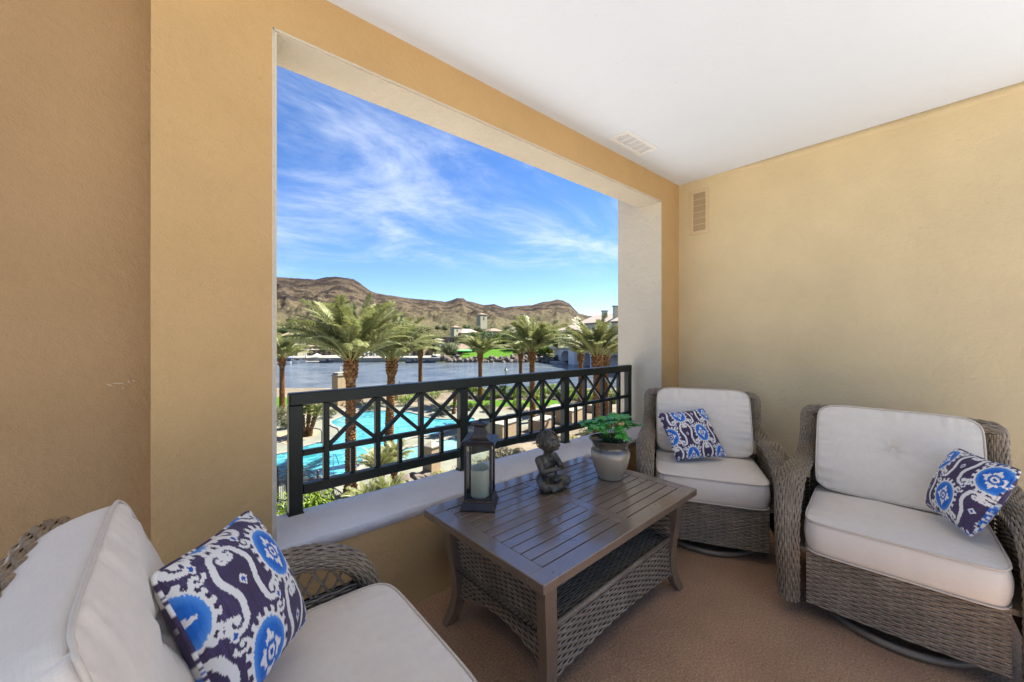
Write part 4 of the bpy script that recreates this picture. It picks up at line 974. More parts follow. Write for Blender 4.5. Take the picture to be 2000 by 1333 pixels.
x = 2.6
while x < ub(1127): bwin(x, DK + 1.0, 1.3, 2.6, 1.0); bwin(x, DK + 4.3, 1.0, 1.5, 1.0); x += 2.3
x = ub(1131)
while x < LB - 1: bwin(x, DK + 1.0, 1.5, 3.0, .6); bwin(x, DK + 5.2, 1.2, 2.0, .6); x += 2.9
MB().bbox(-1.5, 4.5, -2.2, .2, DK - .2, DK + .15).bbox(-1.5, 4.5, -2.2, -2.0, DK + .15, DK + .9).build('balcony', M['br2'], t)
# ------------------------------------------------------------------ railing
M['rail'] = plain('rail_paint', (0.011, 0.015, 0.010), 0.42, 0.15, 9, 0.0, 0.05, 0.35)
def railing():
    t = thing('balcony_railing', 'dark bronze metal railing with crossed bars standing on the stucco sill', 'railing', (0.391, 2.03, 0.0))
    X0 = 0.391
    def b(name, x0, x1, y0, y1, z0, z1, c=0.003): 
        o = MB().cham(x0 - X0, x1 - X0, y0, y1, z0, z1, c).build(name, M['rail'], t); return o
    b('top_rail', 0.391, 3.218, -0.003, 0.05, 0.998, 1.056, 0.005)
    for x0, x1 in ((0.391, 0.449), (1.326, 1.382), (2.284, 2.341), (3.163, 3.218)):
        b('post', x0, x1, 0.0, 0.047, ZS - 0.01, 0.9975)
        b('foot_plate', x0 - 0.004, x1 + 0.004, -0.006, 0.055, ZS, ZS + 0.012, 0.002)
    posts = [0.391, 0.449, 1.326, 1.382, 2.284, 2.341, 3.163, 3.218]
    bays = [(0.449, 1.326, [0.555, 0.812, 1.068]), (1.382, 2.284, [1.592, 1.826, 2.058]), (2.341, 3.163, [2.554, 2.796, 3.035])]
    for k, (a, c, bal) in enumerate(bays):
        b('bottom_rail', a + .0005, c - .0005, 0.002, 0.045, 0.574, 0.622, 0.004)
        cells = [a] + bal + [c]
        for x in bal:
            b('baluster', x - 0.0135, x + 0.0135, 0.006, 0.037, 0.6225, 0.9975)
        for i in range(4):
            p = cells[i] + (0.014 if i else 0.0005); q = cells[i + 1] - (0.014 if i < 3 else 0.0005)
            b('middle_rail', p, q, 0.009, 0.035, 0.754, 0.781)
            if (k == 0 and i == 0) or (k == 2 and i == 3): continue
            m = (p + q) / 2
            b('short_baluster', m - 0.011, m + 0.011, 0.010, 0.035, 0.6225, 0.7535)
            for s in (0, 1):
                zA, zB = (0.786, 0.993) if s == 0 else (0.993, 0.786)
                L_ = math.hypot(q - p, zB - zA); an = math.atan2(zB - zA, q - p)
                Mx = Matrix.Translation(((p + q) / 2 - X0, 0.0215, (zA + zB) / 2)) @ Matrix.Rotation(-an, 4, 'Y')
                yy = 0.010 if s == 0 else 0.0096
                MB().cham(-L_ / 2, L_ / 2, -yy, yy, -0.0095, 0.0095, 0.002, Mx).build('crossed_bar', M['rail'], t)
    return t
railing()

# ------------------------------------------------------------------ vents
M['grille'] = plain('grille_paint', (0.78, 0.78, 0.77), 0.5, 0.02)
M['grille_tan'] = plain('grille_tan', (0.60, 0.45, 0.26), 0.55, 0.04)
M['dark'] = plain('duct_dark', (0.33, 0.25, 0.14), 0.9)
M['duct'] = plain('duct_grey', (0.30, 0.30, 0.30), 0.9)
def vent(name, label, w, h, mat, back, Mx, rows, fins):
    """vent in local x (width) y (height), facing +z"""
    t = thing(name, label, 'vent'); t.matrix_world = Mx
    bo = 0.032
    f = MB()
    z0, z1 = 0.0, 0.007
    f.cham(-w / 2, w / 2, -h / 2, -h / 2 + bo, z0, z1, 0.002); f.cham(-w / 2, w / 2, h / 2 - bo, h / 2, z0, z1, 0.002)
    f.cham(-w / 2, -w / 2 + bo, -h / 2 + bo, h / 2 - bo, z0, z1, 0.002); f.cham(w / 2 - bo, w / 2, -h / 2 + bo, h / 2 - bo, z0, z1, 0.002)
    f.build('frame', mat, t)
    MB().bbox(-w / 2 + bo, w / 2 - bo, -h / 2 + bo, h / 2 - bo, 0.0004, 0.001).build('backing', back, t)
    L0 = -h / 2 + bo; HH = h - 2 * bo
    for i in range(1, rows):
        y = L0 + HH * i / rows
        MB().bbox(-w / 2 + bo, w / 2 - bo, y - 0.003, y + 0.003, 0.001, 0.0065).build('crossbar', mat, t)
    fm = None
    for i in range(1, fins):
        x = -w / 2 + bo + (w - 2 * bo) * i / fins
        if fm is None:
            o = MB().bbox(-0.0012, 0.0012, L0, L0 + HH, 0.001, 0.0045, Matrix.Identity(4)).build('fin', mat, t); fm = o.data
        else:
            o = bpy.data.objects.new('fin', fm); COL.objects.link(o); o.parent = t
        o.location.x = x
    for s in (-1, 1):
        MB().lathe([(0.003, 0.0), (0.003, 0.0012), (0.001, 0.002)], 10, (0, s * (h / 2 - bo * .5), 0.007)).build('screw', back, t)
    return t
# ceiling grille: long side along +x
vent('ceiling_vent', 'white louvred ceiling vent above the opening', 0.165, 0.41, M['grille'], M['duct'],
     Matrix.Translation((2.567, 1.598, H - 0.0005)) @ Matrix.Rotation(R(90), 4, 'Z') @ Matrix.Rotation(PI, 4, 'Y'), 5, 18)
# wall grille on the side wall: height along z, facing -x
Mw = Matrix(((0, 0, -1, XB), (-1, 0, 0, 1.577), (0, 1, 0, 2.455), (0, 0, 0, 1)))
vent('wall_vent', 'tan louvred vent high on the right wall beside the corner', 0.17, 0.405, M['grille_tan'], M['dark'], Mw, 6, 14)
# ------------------------------------------------------------------ woven wicker
nW = NT('wicker')
geo = nW.new('ShaderNodeNewGeometry')
a1 = nW.noise(9, 5, 0.8, coord='Object'); a2 = nW.noise(110, 3, 0.75)
wc = nW.ramp(nW.math('MULTIPLY_ADD', a2, 0.5, nW.math('MULTIPLY', a1, 0.5)), [(0.30, (0.105, 0.076, 0.045)), (0.5, (0.225, 0.168, 0.106)), (0.68, (0.42, 0.335, 0.23))])
M['wicker'] = nW.out(wc, 0.35, nW.bump(nW.noise(500, 2), 0.15, 0.001), Specular_IOR_Level=0.5)
M['wback'] = plain('wicker_core', (0.035, 0.026, 0.019), 0.8)
def weave(P, S, T, name, parent, pitch=0.0102, stake=0.034, amp=0.0030, wid=0.0052, phase=0):
    """strands running along s, woven over and under stakes; P(s,t) -> points, normals"""
    rows = max(1, int(round(T / pitch))); pt = T / rows
    ns = max(2, int(S / (stake / 4.0))) + 1
    s = np.linspace(0, S, ns)
    rs = np.random.RandomState(int(S * 1000 + T * 77 + phase) % 9999)
    V = []; F = []
    nst = max(1, round(S / stake)); st = S / nst
    cross = [(-1.0, -0.55), (-0.45, 0.75), (0.45, 0.75), (1.0, -0.55)]
    base = 0
    for j in range(rows):
        t = (j + 0.5) * pt
        w = np.cos(PI * s / st + PI * j + phase)
        jit = rs.uniform(-.0006, .0006)
        off = amp * w + 0.0012
        cols = []
        for (dt, dn) in cross:
            tt = np.clip(t + dt * wid * (1 + .12 * w) + jit, 0, T)
            p, n = P(s, np.full_like(s, tt) if np.isscalar(tt) else tt)
            cols.append(p + n * (off + dn * 0.0026)[:, None])
        A = np.stack(cols, 1).reshape(-1, 3)
        V.append(A)
        i = np.arange(ns - 1)[:, None] * 4 + np.arange(3)[None, :] + base
        F.append(np.stack([i, i + 4, i + 5, i + 1], -1).reshape(-1, 4))
        base += ns * 4
    V = np.concatenate(V); F = np.concatenate(F)
    me = bpy.data.meshes.new(name)
    me.vertices.add(len(V)); me.vertices.foreach_set('co', V.astype(np.float32).ravel())
    me.loops.add(F.size); me.loops.foreach_set('vertex_index', F.astype(np.int32).ravel())
    me.polygons.add(len(F)); me.polygons.foreach_set('loop_start', np.arange(0, F.size, 4, dtype=np.int32))
    me.polygons.foreach_set('use_smooth', np.ones(len(F), bool))
    me.update(calc_edges=True); me.materials.append(M['wicker'])
    o = bpy.data.objects.new(name, me); COL.objects.link(o); o.parent = parent; o['kind'] = 'stuff'
    return o
def sheet(P, S, T, name, parent, ns=24, nt_=8, off=-0.0035):
    """smooth core surface behind the strands"""
    s = np.linspace(0, S, ns); V = []
    for t in np.linspace(0, T, nt_):
        p, n = P(s, np.full_like(s, t)); V.append(p + n * off)
    V = np.concatenate(V); F = []
    for j in range(nt_ - 1):
        for i in range(ns - 1): F.append((j * ns + i, j * ns + i + 1, (j + 1) * ns + i + 1, (j + 1) * ns + i))
    return mo(name, V.tolist(), F, M['wback'], parent, True)
def panel(name, parent, P, S, T, nt_=8, **k):
    c = sheet(P, S, T, name, parent, 24, nt_); weave(P, S, T, 'wicker_strands', c, **k); return c
def plane_P(o, eu, ev, nrm, bow=0.0, S=1, T=1):
    o = np.array(o, float); eu = np.array(eu, float); ev = np.array(ev, float); n = np.array(nrm, float)
    def P(s, t):
        b = bow * (1 - (2 * s / S - 1) ** 2)
        p = o + eu * s[:, None] + ev * t[:, None] + n * b[:, None]
        return p, np.repeat(n[None], len(s), 0)
    return P
def path_P(pts, rfun, a0, a1, T, side=(0, 1, 0)):
    """part-tube round a path in a plane normal to side; t runs round the section"""
    pts = np.array(pts, float)
    # Catmull-Rom resample
    q = []
    n = len(pts)
    for i in range(n - 1):
        p0 = pts[max(i - 1, 0)]; p1 = pts[i]; p2 = pts[i + 1]; p3 = pts[min(i + 2, n - 1)]
        for u in np.linspace(0, 1, 12, endpoint=False):
            q.append(0.5 * ((2 * p1) + (p2 - p0) * u + (2 * p0 - 5 * p1 + 4 * p2 - p3) * u * u + (3 * p1 - p0 - 3 * p2 + p3) * u ** 3))
    q.append(pts[-1]); q = np.array(q)
    d = np.r_[0, np.cumsum(np.linalg.norm(np.diff(q, axis=0), axis=1))]; S = d[-1]
    tg = np.gradient(q, axis=0); tg /= np.linalg.norm(tg, axis=1)[:, None]
    B = np.array(side, float)
    def P(s, t):
        c = np.stack([np.interp(s, d, q[:, k]) for k in range(3)], 1)
        tt = np.stack([np.interp(s, d, tg[:, k]) for k in range(3)], 1); tt /= np.linalg.norm(tt, axis=1)[:, None]
        b = B[None] - tt * (tt @ B)[:, None]; b /= np.linalg.norm(b, axis=1)[:, None]
        nn = np.cross(tt, b)
        a = a0 + (a1 - a0) * t / T
        ru, rv = rfun(s / S)
        nrm = b * np.cos(a)[:, None] + nn * np.sin(a)[:, None]
        p = c + b * (np.cos(a) * ru)[:, None] + nn * (np.sin(a) * rv)[:, None]
        return p, nrm
    return P, S

# ------------------------------------------------------------------ cushions
def fabric(name, col, var=0.05):
    n = NT(name)
    a = n.noise(1, 3, 0.6, sc=(30, 30, 700)); b = n.noise(1, 2, 0.5, sc=(700, 700, 60)); c = n.noise(5, 4, 0.6)
    f = n.math('MULTIPLY_ADD', a, 0.5, n.math('MULTIPLY', b, 0.5))
    d = tuple(x * (1 - var) for x in col); e = tuple(min(1, x * (1 + var)) for x in col)
    base = n.ramp(f, [(0.35, d), (0.65, e)])
    base = n.mix(n.math('MULTIPLY', c, 0.25), base, tuple(x * 0.86 for x in col))
    return n.out(base, 0.92, n.bump(n.math('ADD', f, n.math('MULTIPLY', n.noise(14, 3), 2.0)), 0.22, 0.004), Specular_IOR_Level=0.15, Sheen_Weight=0.15)
M['cushion'] = fabric('cushion_fabric', (0.78, 0.685, 0.56))
M['piping'] = fabric('piping_fabric', (0.64, 0.55, 0.44))
def cushion(name, parent, w, d, h, crown, Mx, seed=0, tuft=0.0, wr=0.006, bulge=0.012, N_=64, sagf=0.0):
    V = []; F = []
    hw, hd = w / 2, d / 2; rc = 0.055
    def plan(a, b):
        k = (abs(a) * abs(b)) ** 7
        return a * hw - math.copysign(rc * 0.42 * k, a), b * hd - math.copysign(rc * 0.42 * k, b)
    def top(a, b, sgn):
        x, y = plan(a, b)
        z = h / 2 + crown * ((1 - abs(a) ** 2.6) * (1 - abs(b) ** 2.6)) ** 0.75
        ea = (1 - abs(a)) * hw; eb = (1 - abs(b)) * hd
        # puckers run in from each seam
        n1 = noise.noise((y * 38 + seed, sgn * 3 + (5 if a > 0 else 0), 0.3)); n2 = noise.noise((x * 38 + seed, sgn * 7 + (9 if b > 0 else 0), 0.8))
        z += wr * n1 * math.exp(-ea / 0.05) * min(1, ea / 0.012) + wr * n2 * math.exp(-eb / 0.05) * min(1, eb / 0.012)
        z += (0.006 * noise.noise((x * 5 + seed, y * 5, sgn)) + 0.0022 * noise.noise((x * 9 + seed, y * 26, sgn * 2))) * min(1, min(ea, eb) / 0.06)
        if tuft and sgn > 0:
            r = math.hypot(x, y - 0.02)
            z -= tuft * math.exp(-(r / 0.045) ** 1.0) * (1 + 0.25 * math.sin(math.atan2(y - .02, x) * 7 + seed))
        return (x, y, sgn * z)
    for sgn in (1, -1):
        b0 = len(V)
        for j in range(N_ + 1):
            b_ = math.sin((j / N_ - 0.5) * PI)
            b_ = 0.6 * (2 * j / N_ - 1) + 0.4 * b_
            for i in range(N_ + 1):
                a_ = 0.6 * (2 * i / N_ - 1) + 0.4 * math.sin((i / N_ - 0.5) * PI)
                V.append(top(a_, b_, sgn))
        for j in range(N_):
            for i in range(N_):
                q = (b0 + j * (N_ + 1) + i, b0 + j * (N_ + 1) + i + 1, b0 + (j + 1) * (N_ + 1) + i + 1, b0 + (j + 1) * (N_ + 1) + i)
                F.append(q if sgn > 0 else tuple(reversed(q)))
    K = N_ + 1
    loop = [i for i in range(K)] + [j * K + N_ for j in range(1, K)] + [N_ * K + i for i in range(N_ - 1, -1, -1)] + [j * K for j in range(N_ - 1, 0, -1)]
    n = len(loop); prev = loop
    nr = 6
    for r in range(1, nr + 1):
        if r == nr: cur = [K * K + i for i in loop]
        else:
            cur = []
            for q, i in enumerate(loop):
                x, y, z = V[i]
                z1 = -V[K * K + i][2]
                f_ = r / nr; zz = z * (1 - f_) - z1 * f_
                e = bulge * math.sin(PI * f_) * (1 + 0.3 * noise.noise((x * 12, y * 12, seed))) + 0.0015 * noise.noise((x * 60, y * 60, zz * 20))
                L_ = Vector((x / hw ** 1, y / hd ** 1, 0)); m = max(abs(x) / hw, abs(y) / hd)
                dx = math.copysign(1, x) if abs(x) / hw > abs(y) / hd * 0.985 else 0
                dy = math.copysign(1, y) if abs(y) / hd > abs(x) / hw * 0.985 else 0
                l = math.hypot(dx, dy) or 1
                cur.append(len(V)); V.append((x + dx / l * e, y + dy / l * e, zz))
        for q in range(n):
            q2 = (q + 1) % n; F.append((prev[q], cur[q], cur[q2], prev[q2]))
        prev = cur
    o = mo(name, V, F, M['cushion'], parent, True)
    for sgn in (1, -1):
        pts = []
        for i in loop[::1]:
            x, y, z = V[i if sgn > 0 else K * K + i]
            pts.append((x * (1 + 0.004 / hw), y * (1 + 0.004 / hd), z))
        MB().tube(pts, 0.0042, 6, closed=True).build('piping', M['piping'], o, True)
    if tuft:
        z = h / 2 + crown - tuft + 0.004
        MB().lathe([(0.0, 0.0), (0.016, 0.001), (0.0175, 0.005), (0.014, 0.009), (0.006, 0.0115), (0.0, 0.012)], 20, (0, 0.02, z), capb=False, capt=False).build('button', M['cushion'], o, True)
    o.matrix_local = Mx
    return o

# ------------------------------------------------------------------ swivel chair
M['bronze'] = plain('bronze_frame', (0.19, 0.145, 0.10), 0.45, 0.2, 12, 0.2, 0.1)
def make_chair(name='swivel_chair'):
    t = thing(name, '', 'armchair')
    # skirt: front and back
    Sx = 0.60
    panel('front_skirt', t, plane_P((0.288, -0.30, 0.075), (0, 1, 0), (0, 0, 1), (1, 0, 0), 0.012, Sx, 0.26), Sx, 0.255)
    panel('back_skirt', t, plane_P((-0.42, 0.36, 0.075), (0, -1, 0), (-0.08, 0, 1), (-1, 0, 0), 0.012, 0.72, 0.80), 0.72, 0.77)
    panel('back_panel', t, plane_P((-0.36, -0.35, 0.40), (0, 1, 0), (-0.17, 0, 1), (1, 0, 0), 0.0, 0.70, 0.48), 0.70, 0.445)
    # top roll of the back
    Pt, S_ = path_P([(-0.445, -0.375, 0.77), (-0.455, -0.374, 0.835), (-0.455, -0.350, 0.866), (-0.455, -0.2, 0.874), (-0.455, 0, 0.877), (-0.455, 0.2, 0.874), (-0.455, 0.350, 0.866), (-0.455, 0.374, 0.835), (-0.445, 0.375, 0.77)],
                    lambda s: (np.full_like(s, 0.042), np.full_like(s, 0.030)), 0, 2 * PI, 0.22, side=(1, 0, 0))
    panel('top_roll', t, Pt, S_, 0.22, stake=0.035)
    for sg in (1, -1):
        # upright of the back, running on into the swept arm and down the front
        path = [(-0.448, 0.368 * sg, 0.84), (-0.435, 0.366 * sg, 0.75), (-0.405, 0.368 * sg, 0.665), (-0.33, 0.370 * sg, 0.622), (-0.16, 0.376 * sg, 0.608), (0.02, 0.380 * sg, 0.604), (0.14, 0.380 * sg, 0.582),
                (0.235, 0.378 * sg, 0.522), (0.284, 0.375 * sg, 0.43), (0.303, 0.372 * sg, 0.34), (0.298, 0.370 * sg, 0.22), (0.292, 0.368 * sg, 0.07)]
        def rf(s):
            a = np.interp(s, [0, .12, .25, .4, .6, .75, 1], [0.036, 0.040, 0.048, 0.054, 0.054, 0.046, 0.040])
            b = np.interp(s, [0, .12, .25, .4, .7, 1], [0.036, 0.036, 0.030, 0.030, 0.034, 0.034])
            return a, b
        Pa, S_ = path_P(path, rf, 0, 2 * PI, 0.30, side=(0, 1, 0))
        panel('arm', t, Pa, S_, 0.30, stake=0.032, pitch=0.0105)
        # side: woven below, open lattice above
        sy = 0.372 * sg
        panel('side_panel', t, plane_P((-0.42 if sg < 0 else 0.27, sy + 0.012 * sg, 0.075), ((1 if sg < 0 else -1), 0, 0), (0, 0, 1), (0, sg, 0), 0.0), 0.69, 0.39)
        panel('inner_panel', t, plane_P((0.27 if sg < 0 else -0.40, sy - 0.012 * sg, 0.30), ((-1 if sg < 0 else 1), 0, 0), (0, 0, 1), (0, -sg, 0), 0.0), 0.67, 0.165)
        k = 0
        for i in range(-3, 14):
            for dr in (1, -1):
                x0 = -0.42 + i * 0.052; z0, z1 = 0.455, 0.59
                xa = x0; xb = x0 + dr * 0.085
                pa, pb = Vector((xa, 0, z0)), Vector((xb, 0, z1))
                # clip to the opening
                def clip(p, q):
                    lo, hi = -0.40, 0.215
                    dx = q.x - p.x
                    t0, t1 = 0.0, 1.0
                    if dx > 0: t0 = max(t0, (lo - p.x) / dx); t1 = min(t1, (hi - p.x) / dx)
                    else: t0 = max(t0, (hi - p.x) / dx); t1 = min(t1, (lo - p.x) / dx)
                    return (p.lerp(q, t0), p.lerp(q, t1)) if t1 - t0 > 0.08 else None
                c = clip(pa, pb)
                if not c: continue
                mid = (c[0] + c[1]) / 2; v = c[1] - c[0]
                an = math.atan2(v.z, v.x)
                Mx = Matrix.Translation((mid.x, sy + 0.0022 * dr, mid.z)) @ Matrix.Rotation(-an, 4, 'Y')
                MB().cham(-v.length / 2, v.length / 2, -0.002, 0.002, -0.0045, 0.0045, 0.001, Mx).build('lattice_strip', M['wicker'], t)
        MB().tube([(0.25, sy, 0.455), (-0.40, sy, 0.455)], 0.008, 8).build('lattice_rail', M['wicker'], t, True)
    MB().bbox(-0.40, 0.27, -0.36, 0.36, 0.30, 0.322).build('seat_deck', M['bronze'], t)
    # swivel base
    ring = [(0.285 * math.cos(2 * PI * i / 48), 0.285 * math.sin(2 * PI * i / 48), 0.019) for i in range(48)]
    MB().tube(ring, 0.0165, 10, closed=True).build('base_ring', M['bronze'], t, True)
    for k in range(2):
        a = PI / 2 * k + PI / 4
        MB().tube([(-0.27 * math.cos(a), -0.27 * math.sin(a), 0.022), (-0.06 * math.cos(a), -0.06 * math.sin(a), 0.075), (0.06 * math.cos(a), 0.06 * math.sin(a), 0.075), (0.27 * math.cos(a), 0.27 * math.sin(a), 0.022)], 0.012, 8).build('base_arm', M['bronze'], t, True)
    MB().lathe([(0.05, 0.07), (0.05, 0.10), (0.03, 0.11), (0.03, 0.30)], 20).build('swivel_post', M['bronze'], t, True)
    return t
def place_chair(o, loc, yaw, label, seed):
    o.location = loc; o.rotation_euler = (0, 0, yaw); o['label'] = label; o['group'] = 'wicker swivel armchairs'
    s = thing('seat_cushion', '', None); bpy.data.objects.remove(s)
    Mw_ = Matrix.Translation(loc) @ Matrix.Rotation(yaw, 4, 'Z')
    return Mw_
proto = make_chair()
CH = [((2.56, 0.22, 0), math.atan2(-.106, -.994), 'wicker swivel armchair at the far right of the photo, nearer the viewer', 'front right'),
      ((2.69, 1.135, 0), math.atan2(-.477, -.879), 'wicker swivel armchair in the corner behind the potted plant', 'corner'),
      ((0.24, 1.02, 0), 0.0, 'wicker swivel armchair at the lower left, mostly hidden under its cushions', 'left')]
CUT = ['by the right edge', 'in the corner behind the potted plant', 'at the lower left']
for i, (loc, yaw, lab, _) in enumerate(CH):
    o = proto if i == 0 else copy_tree(proto)
    o.location = loc; o.rotation_euler = (0, 0, yaw); o['label'] = lab; o['group'] = 'wicker swivel armchairs'
    Mc = Matrix.Translation(loc) @ Matrix.Rotation(yaw, 4, 'Z')
    sc = thing('seat_cushion', 'thick piped beige seat cushion on the armchair ' + CUT[i], 'cushion', group='beige seat cushions')
    sc.matrix_world = Mc @ Matrix.Translation((0.01, 0, 0.398))
    cushion('cushion_pad', sc, 0.615, 0.61, 0.14, 0.016, Matrix.Identity(4), seed=i * 13.3, wr=0.007)
    bc = thing('back_cushion', 'buttoned beige back cushion on the armchair ' + CUT[i], 'cushion', group='beige back cushions')
    th = R(70)
    bc.matrix_world = Mc @ Matrix.Translation((-0.285, 0, 0.69)) @ Matrix(((0, -math.cos(R(70)) , math.sin(R(70)), 0), (1, 0, 0, 0), (0, math.sin(R(70)), math.cos(R(70)), 0), (0, 0, 0, 1)))
    if i == 2: bc.matrix_world = Mc @ Matrix.Translation((-0.05, 0, 0.012)) @ Mc.inverted() @ bc.matrix_world
    cushion('cushion_pad', bc, 0.61, 0.46, 0.115 if i < 2 else 0.145, 0.028, Matrix.Identity(4), seed=i * 7.7 + 3, tuft=0.042, wr=0.012, bulge=0.008)

# ------------------------------------------------------------------ ikat pillows
def build_tile():
    PX, PY = 0.235, 0.33; res = 0.001
    nx, ny = int(PX / res), int(PY / res)
    X, Y = np.meshgrid((np.arange(nx) + .5) * res, (np.arange(ny) + .5) * res)
    rs = np.random.RandomState(4)
    jr = rs.uniform(-1, 1, nx + 4)
    jr2 = rs.uniform(-1, 1, (ny // 3 + 2, nx))
    ix = np.clip((X / res).astype(int), 0, nx - 1)
    J = jr[ix] * 0.0022 + jr2[(Y / res / 3).astype(int), ix] * 0.0012
    Yj = Y + J
    img = np.zeros((ny, nx, 3))
    streak = rs.uniform(0, 1, nx)[ix] * 0.6 + 0.4 * rs.uniform(0, 1, (ny, nx))
    g0 = np.array([0.055, 0.036, 0.062]); g1 = np.array([0.115, 0.095, 0.22])
    broad = 0.5 + 0.5 * np.sin(2 * PI * X / PX + 1.1) * np.cos(2 * PI * Y / PY)
    img[:] = g0 + (g1 - g0) * (streak * 0.6 * broad + .25 * streak)[..., None]
    white = np.array([0.78, 0.74, 0.67])
    def per(dx, dy):
        return (dx + PX / 2) % PX - PX / 2, (dy + PY / 2) % PY - PY / 2
    # scrolls
    segs = []
    def spiral(cx, cy, r0, a0, turns, sgn):
        pts = []
        for i in range(26):
            f = i / 25; a = a0 + sgn * 2 * PI * turns * f; r = r0 * (1 - f * 0.86)
            pts.append((cx + r * math.cos(a), cy + r * math.sin(a)))
        return pts
    def scroll(cx, cy, m, wdt):
        top = spiral(cx + m * 0.020, cy + 0.062, 0.022, PI if m > 0 else 0, 1.15, -m)
        bot = spiral(cx - m * 0.020, cy - 0.062, 0.022, 0 if m > 0 else PI, 1.15, -m)
        mid = [(cx - m * 0.002 + m * 0.016 * math.sin(PI * (k / 10 - .5) * 2) * -1 * 0.5, cy - 0.062 + 0.124 * k / 10) for k in range(11)]
        for pl in (list(reversed(top)), bot):
            for k in range(len(pl) - 1): segs.append((pl[k], pl[k + 1], wdt * (0.55 + 0.45 * (k / len(pl) if pl is not bot else 1 - k / len(pl)))))
        mid = [(bot[0][0], bot[0][1])] + mid[2:-2] + [(top[0][0], top[0][1])]
        for k in range(len(mid) - 1): segs.append((mid[k], mid[k + 1], wdt))
    for gx, gy in ((0.5 * PX, 0.0), (0.0, 0.5 * PY)):
        scroll(gx - 0.030, gy, 1, 0.0066); scroll(gx + 0.030, gy, -1, 0.0066)
        for q in (-1, 1):
            for w_ in (-1, 1):
                pl = spiral(gx + q * 0.052, gy + w_ * 0.105, 0.015, PI if q < 0 else 0, 1.0, q * w_)
                for k in range(len(pl) - 1): segs.append((pl[k], pl[k + 1], 0.0038))
    wm_ = np.zeros((ny, nx), bool)
    for (p, q, wd) in segs:
        mx, my = (p[0] + q[0]) / 2, (p[1] + q[1]) / 2
        dx, dy = per(X - mx, Yj - my)
        vx, vy = q[0] - p[0], q[1] - p[1]; l2 = vx * vx + vy * vy + 1e-12
        t = np.clip((dx * vx + dy * vy) / l2, -0.5, 0.5)
        wm_ |= (dx - t * vx) ** 2 + (dy - t * vy) ** 2 < wd * wd
    img[wm_] = white
    # little diamonds in the gaps
    for gx, gy in ((0.5 * PX, 0.0), (0.0, 0.5 * PY), (0.25 * PX, .25 * PY), (.75 * PX, .25 * PY), (.25 * PX, .75 * PY), (.75 * PX, .75 * PY)):
        dx, dy = per(X - gx, Yj - gy); q = np.abs(dx) / 0.010 + np.abs(dy) / 0.014
        img[q < 1.0] = white; img[q < 0.55] = (0.03, 0.10, 0.40)
    # medallions
    for cx, cy in ((0, 0), (0.5 * PX, 0.5 * PY)):
        dx, dy = per(X - cx, Yj - cy)
        th = np.arctan2(dy / 0.066, dx / 0.048); r = np.hypot(dx / 0.048, dy / 0.066)
        teeth = 0.5 + 0.5 * np.sign(np.sin(th * 19))
        img[r < 1.13 + 0.15 * teeth] = white
        dots = (np.abs(r - 1.14) < 0.05) & (np.sin(th * 19 + PI) > 0.2)
        img[dots] = g0
        edge = np.clip((r - 0.72) / 0.28, 0, 1)
        b0 = np.array([0.010, 0.12, 0.48]); b1 = np.array([0.11, 0.31, 0.68])
        bl = b0 + (b1 - b0) * (edge * 0.8 + 0.25 * streak)[..., None]
        k = r < 0.98; img[k] = bl[k]
        fl = 0.50 + 0.13 * np.cos(4 * th) + 0.07 * np.cos(12 * th)
        img[r < fl] = white
        k = r < 0.34; img[k] = (b0 * 0.8 + 0.1 * (b1 - b0) * streak[..., None])[k] if False else (b0[None] * 0.85 + 0.2 * (b1 - b0)[None] * streak[k][:, None])
        img[r < 0.205] = white; img[r < 0.105] = (0.015, 0.09, 0.36)
    return img, PX, PY
TILE, TPX, TPY = build_tile()
n = NT('ikat_fabric'); at_ = n.new('ShaderNodeAttribute'); at_.attribute_name = 'Col'
M['ikat'] = n.out(at_.outputs['Color'], 0.9, n.bump(n.noise(420, 2), 0.25, 0.002), Specular_IOR_Level=0.15, Sheen_Weight=0.1)
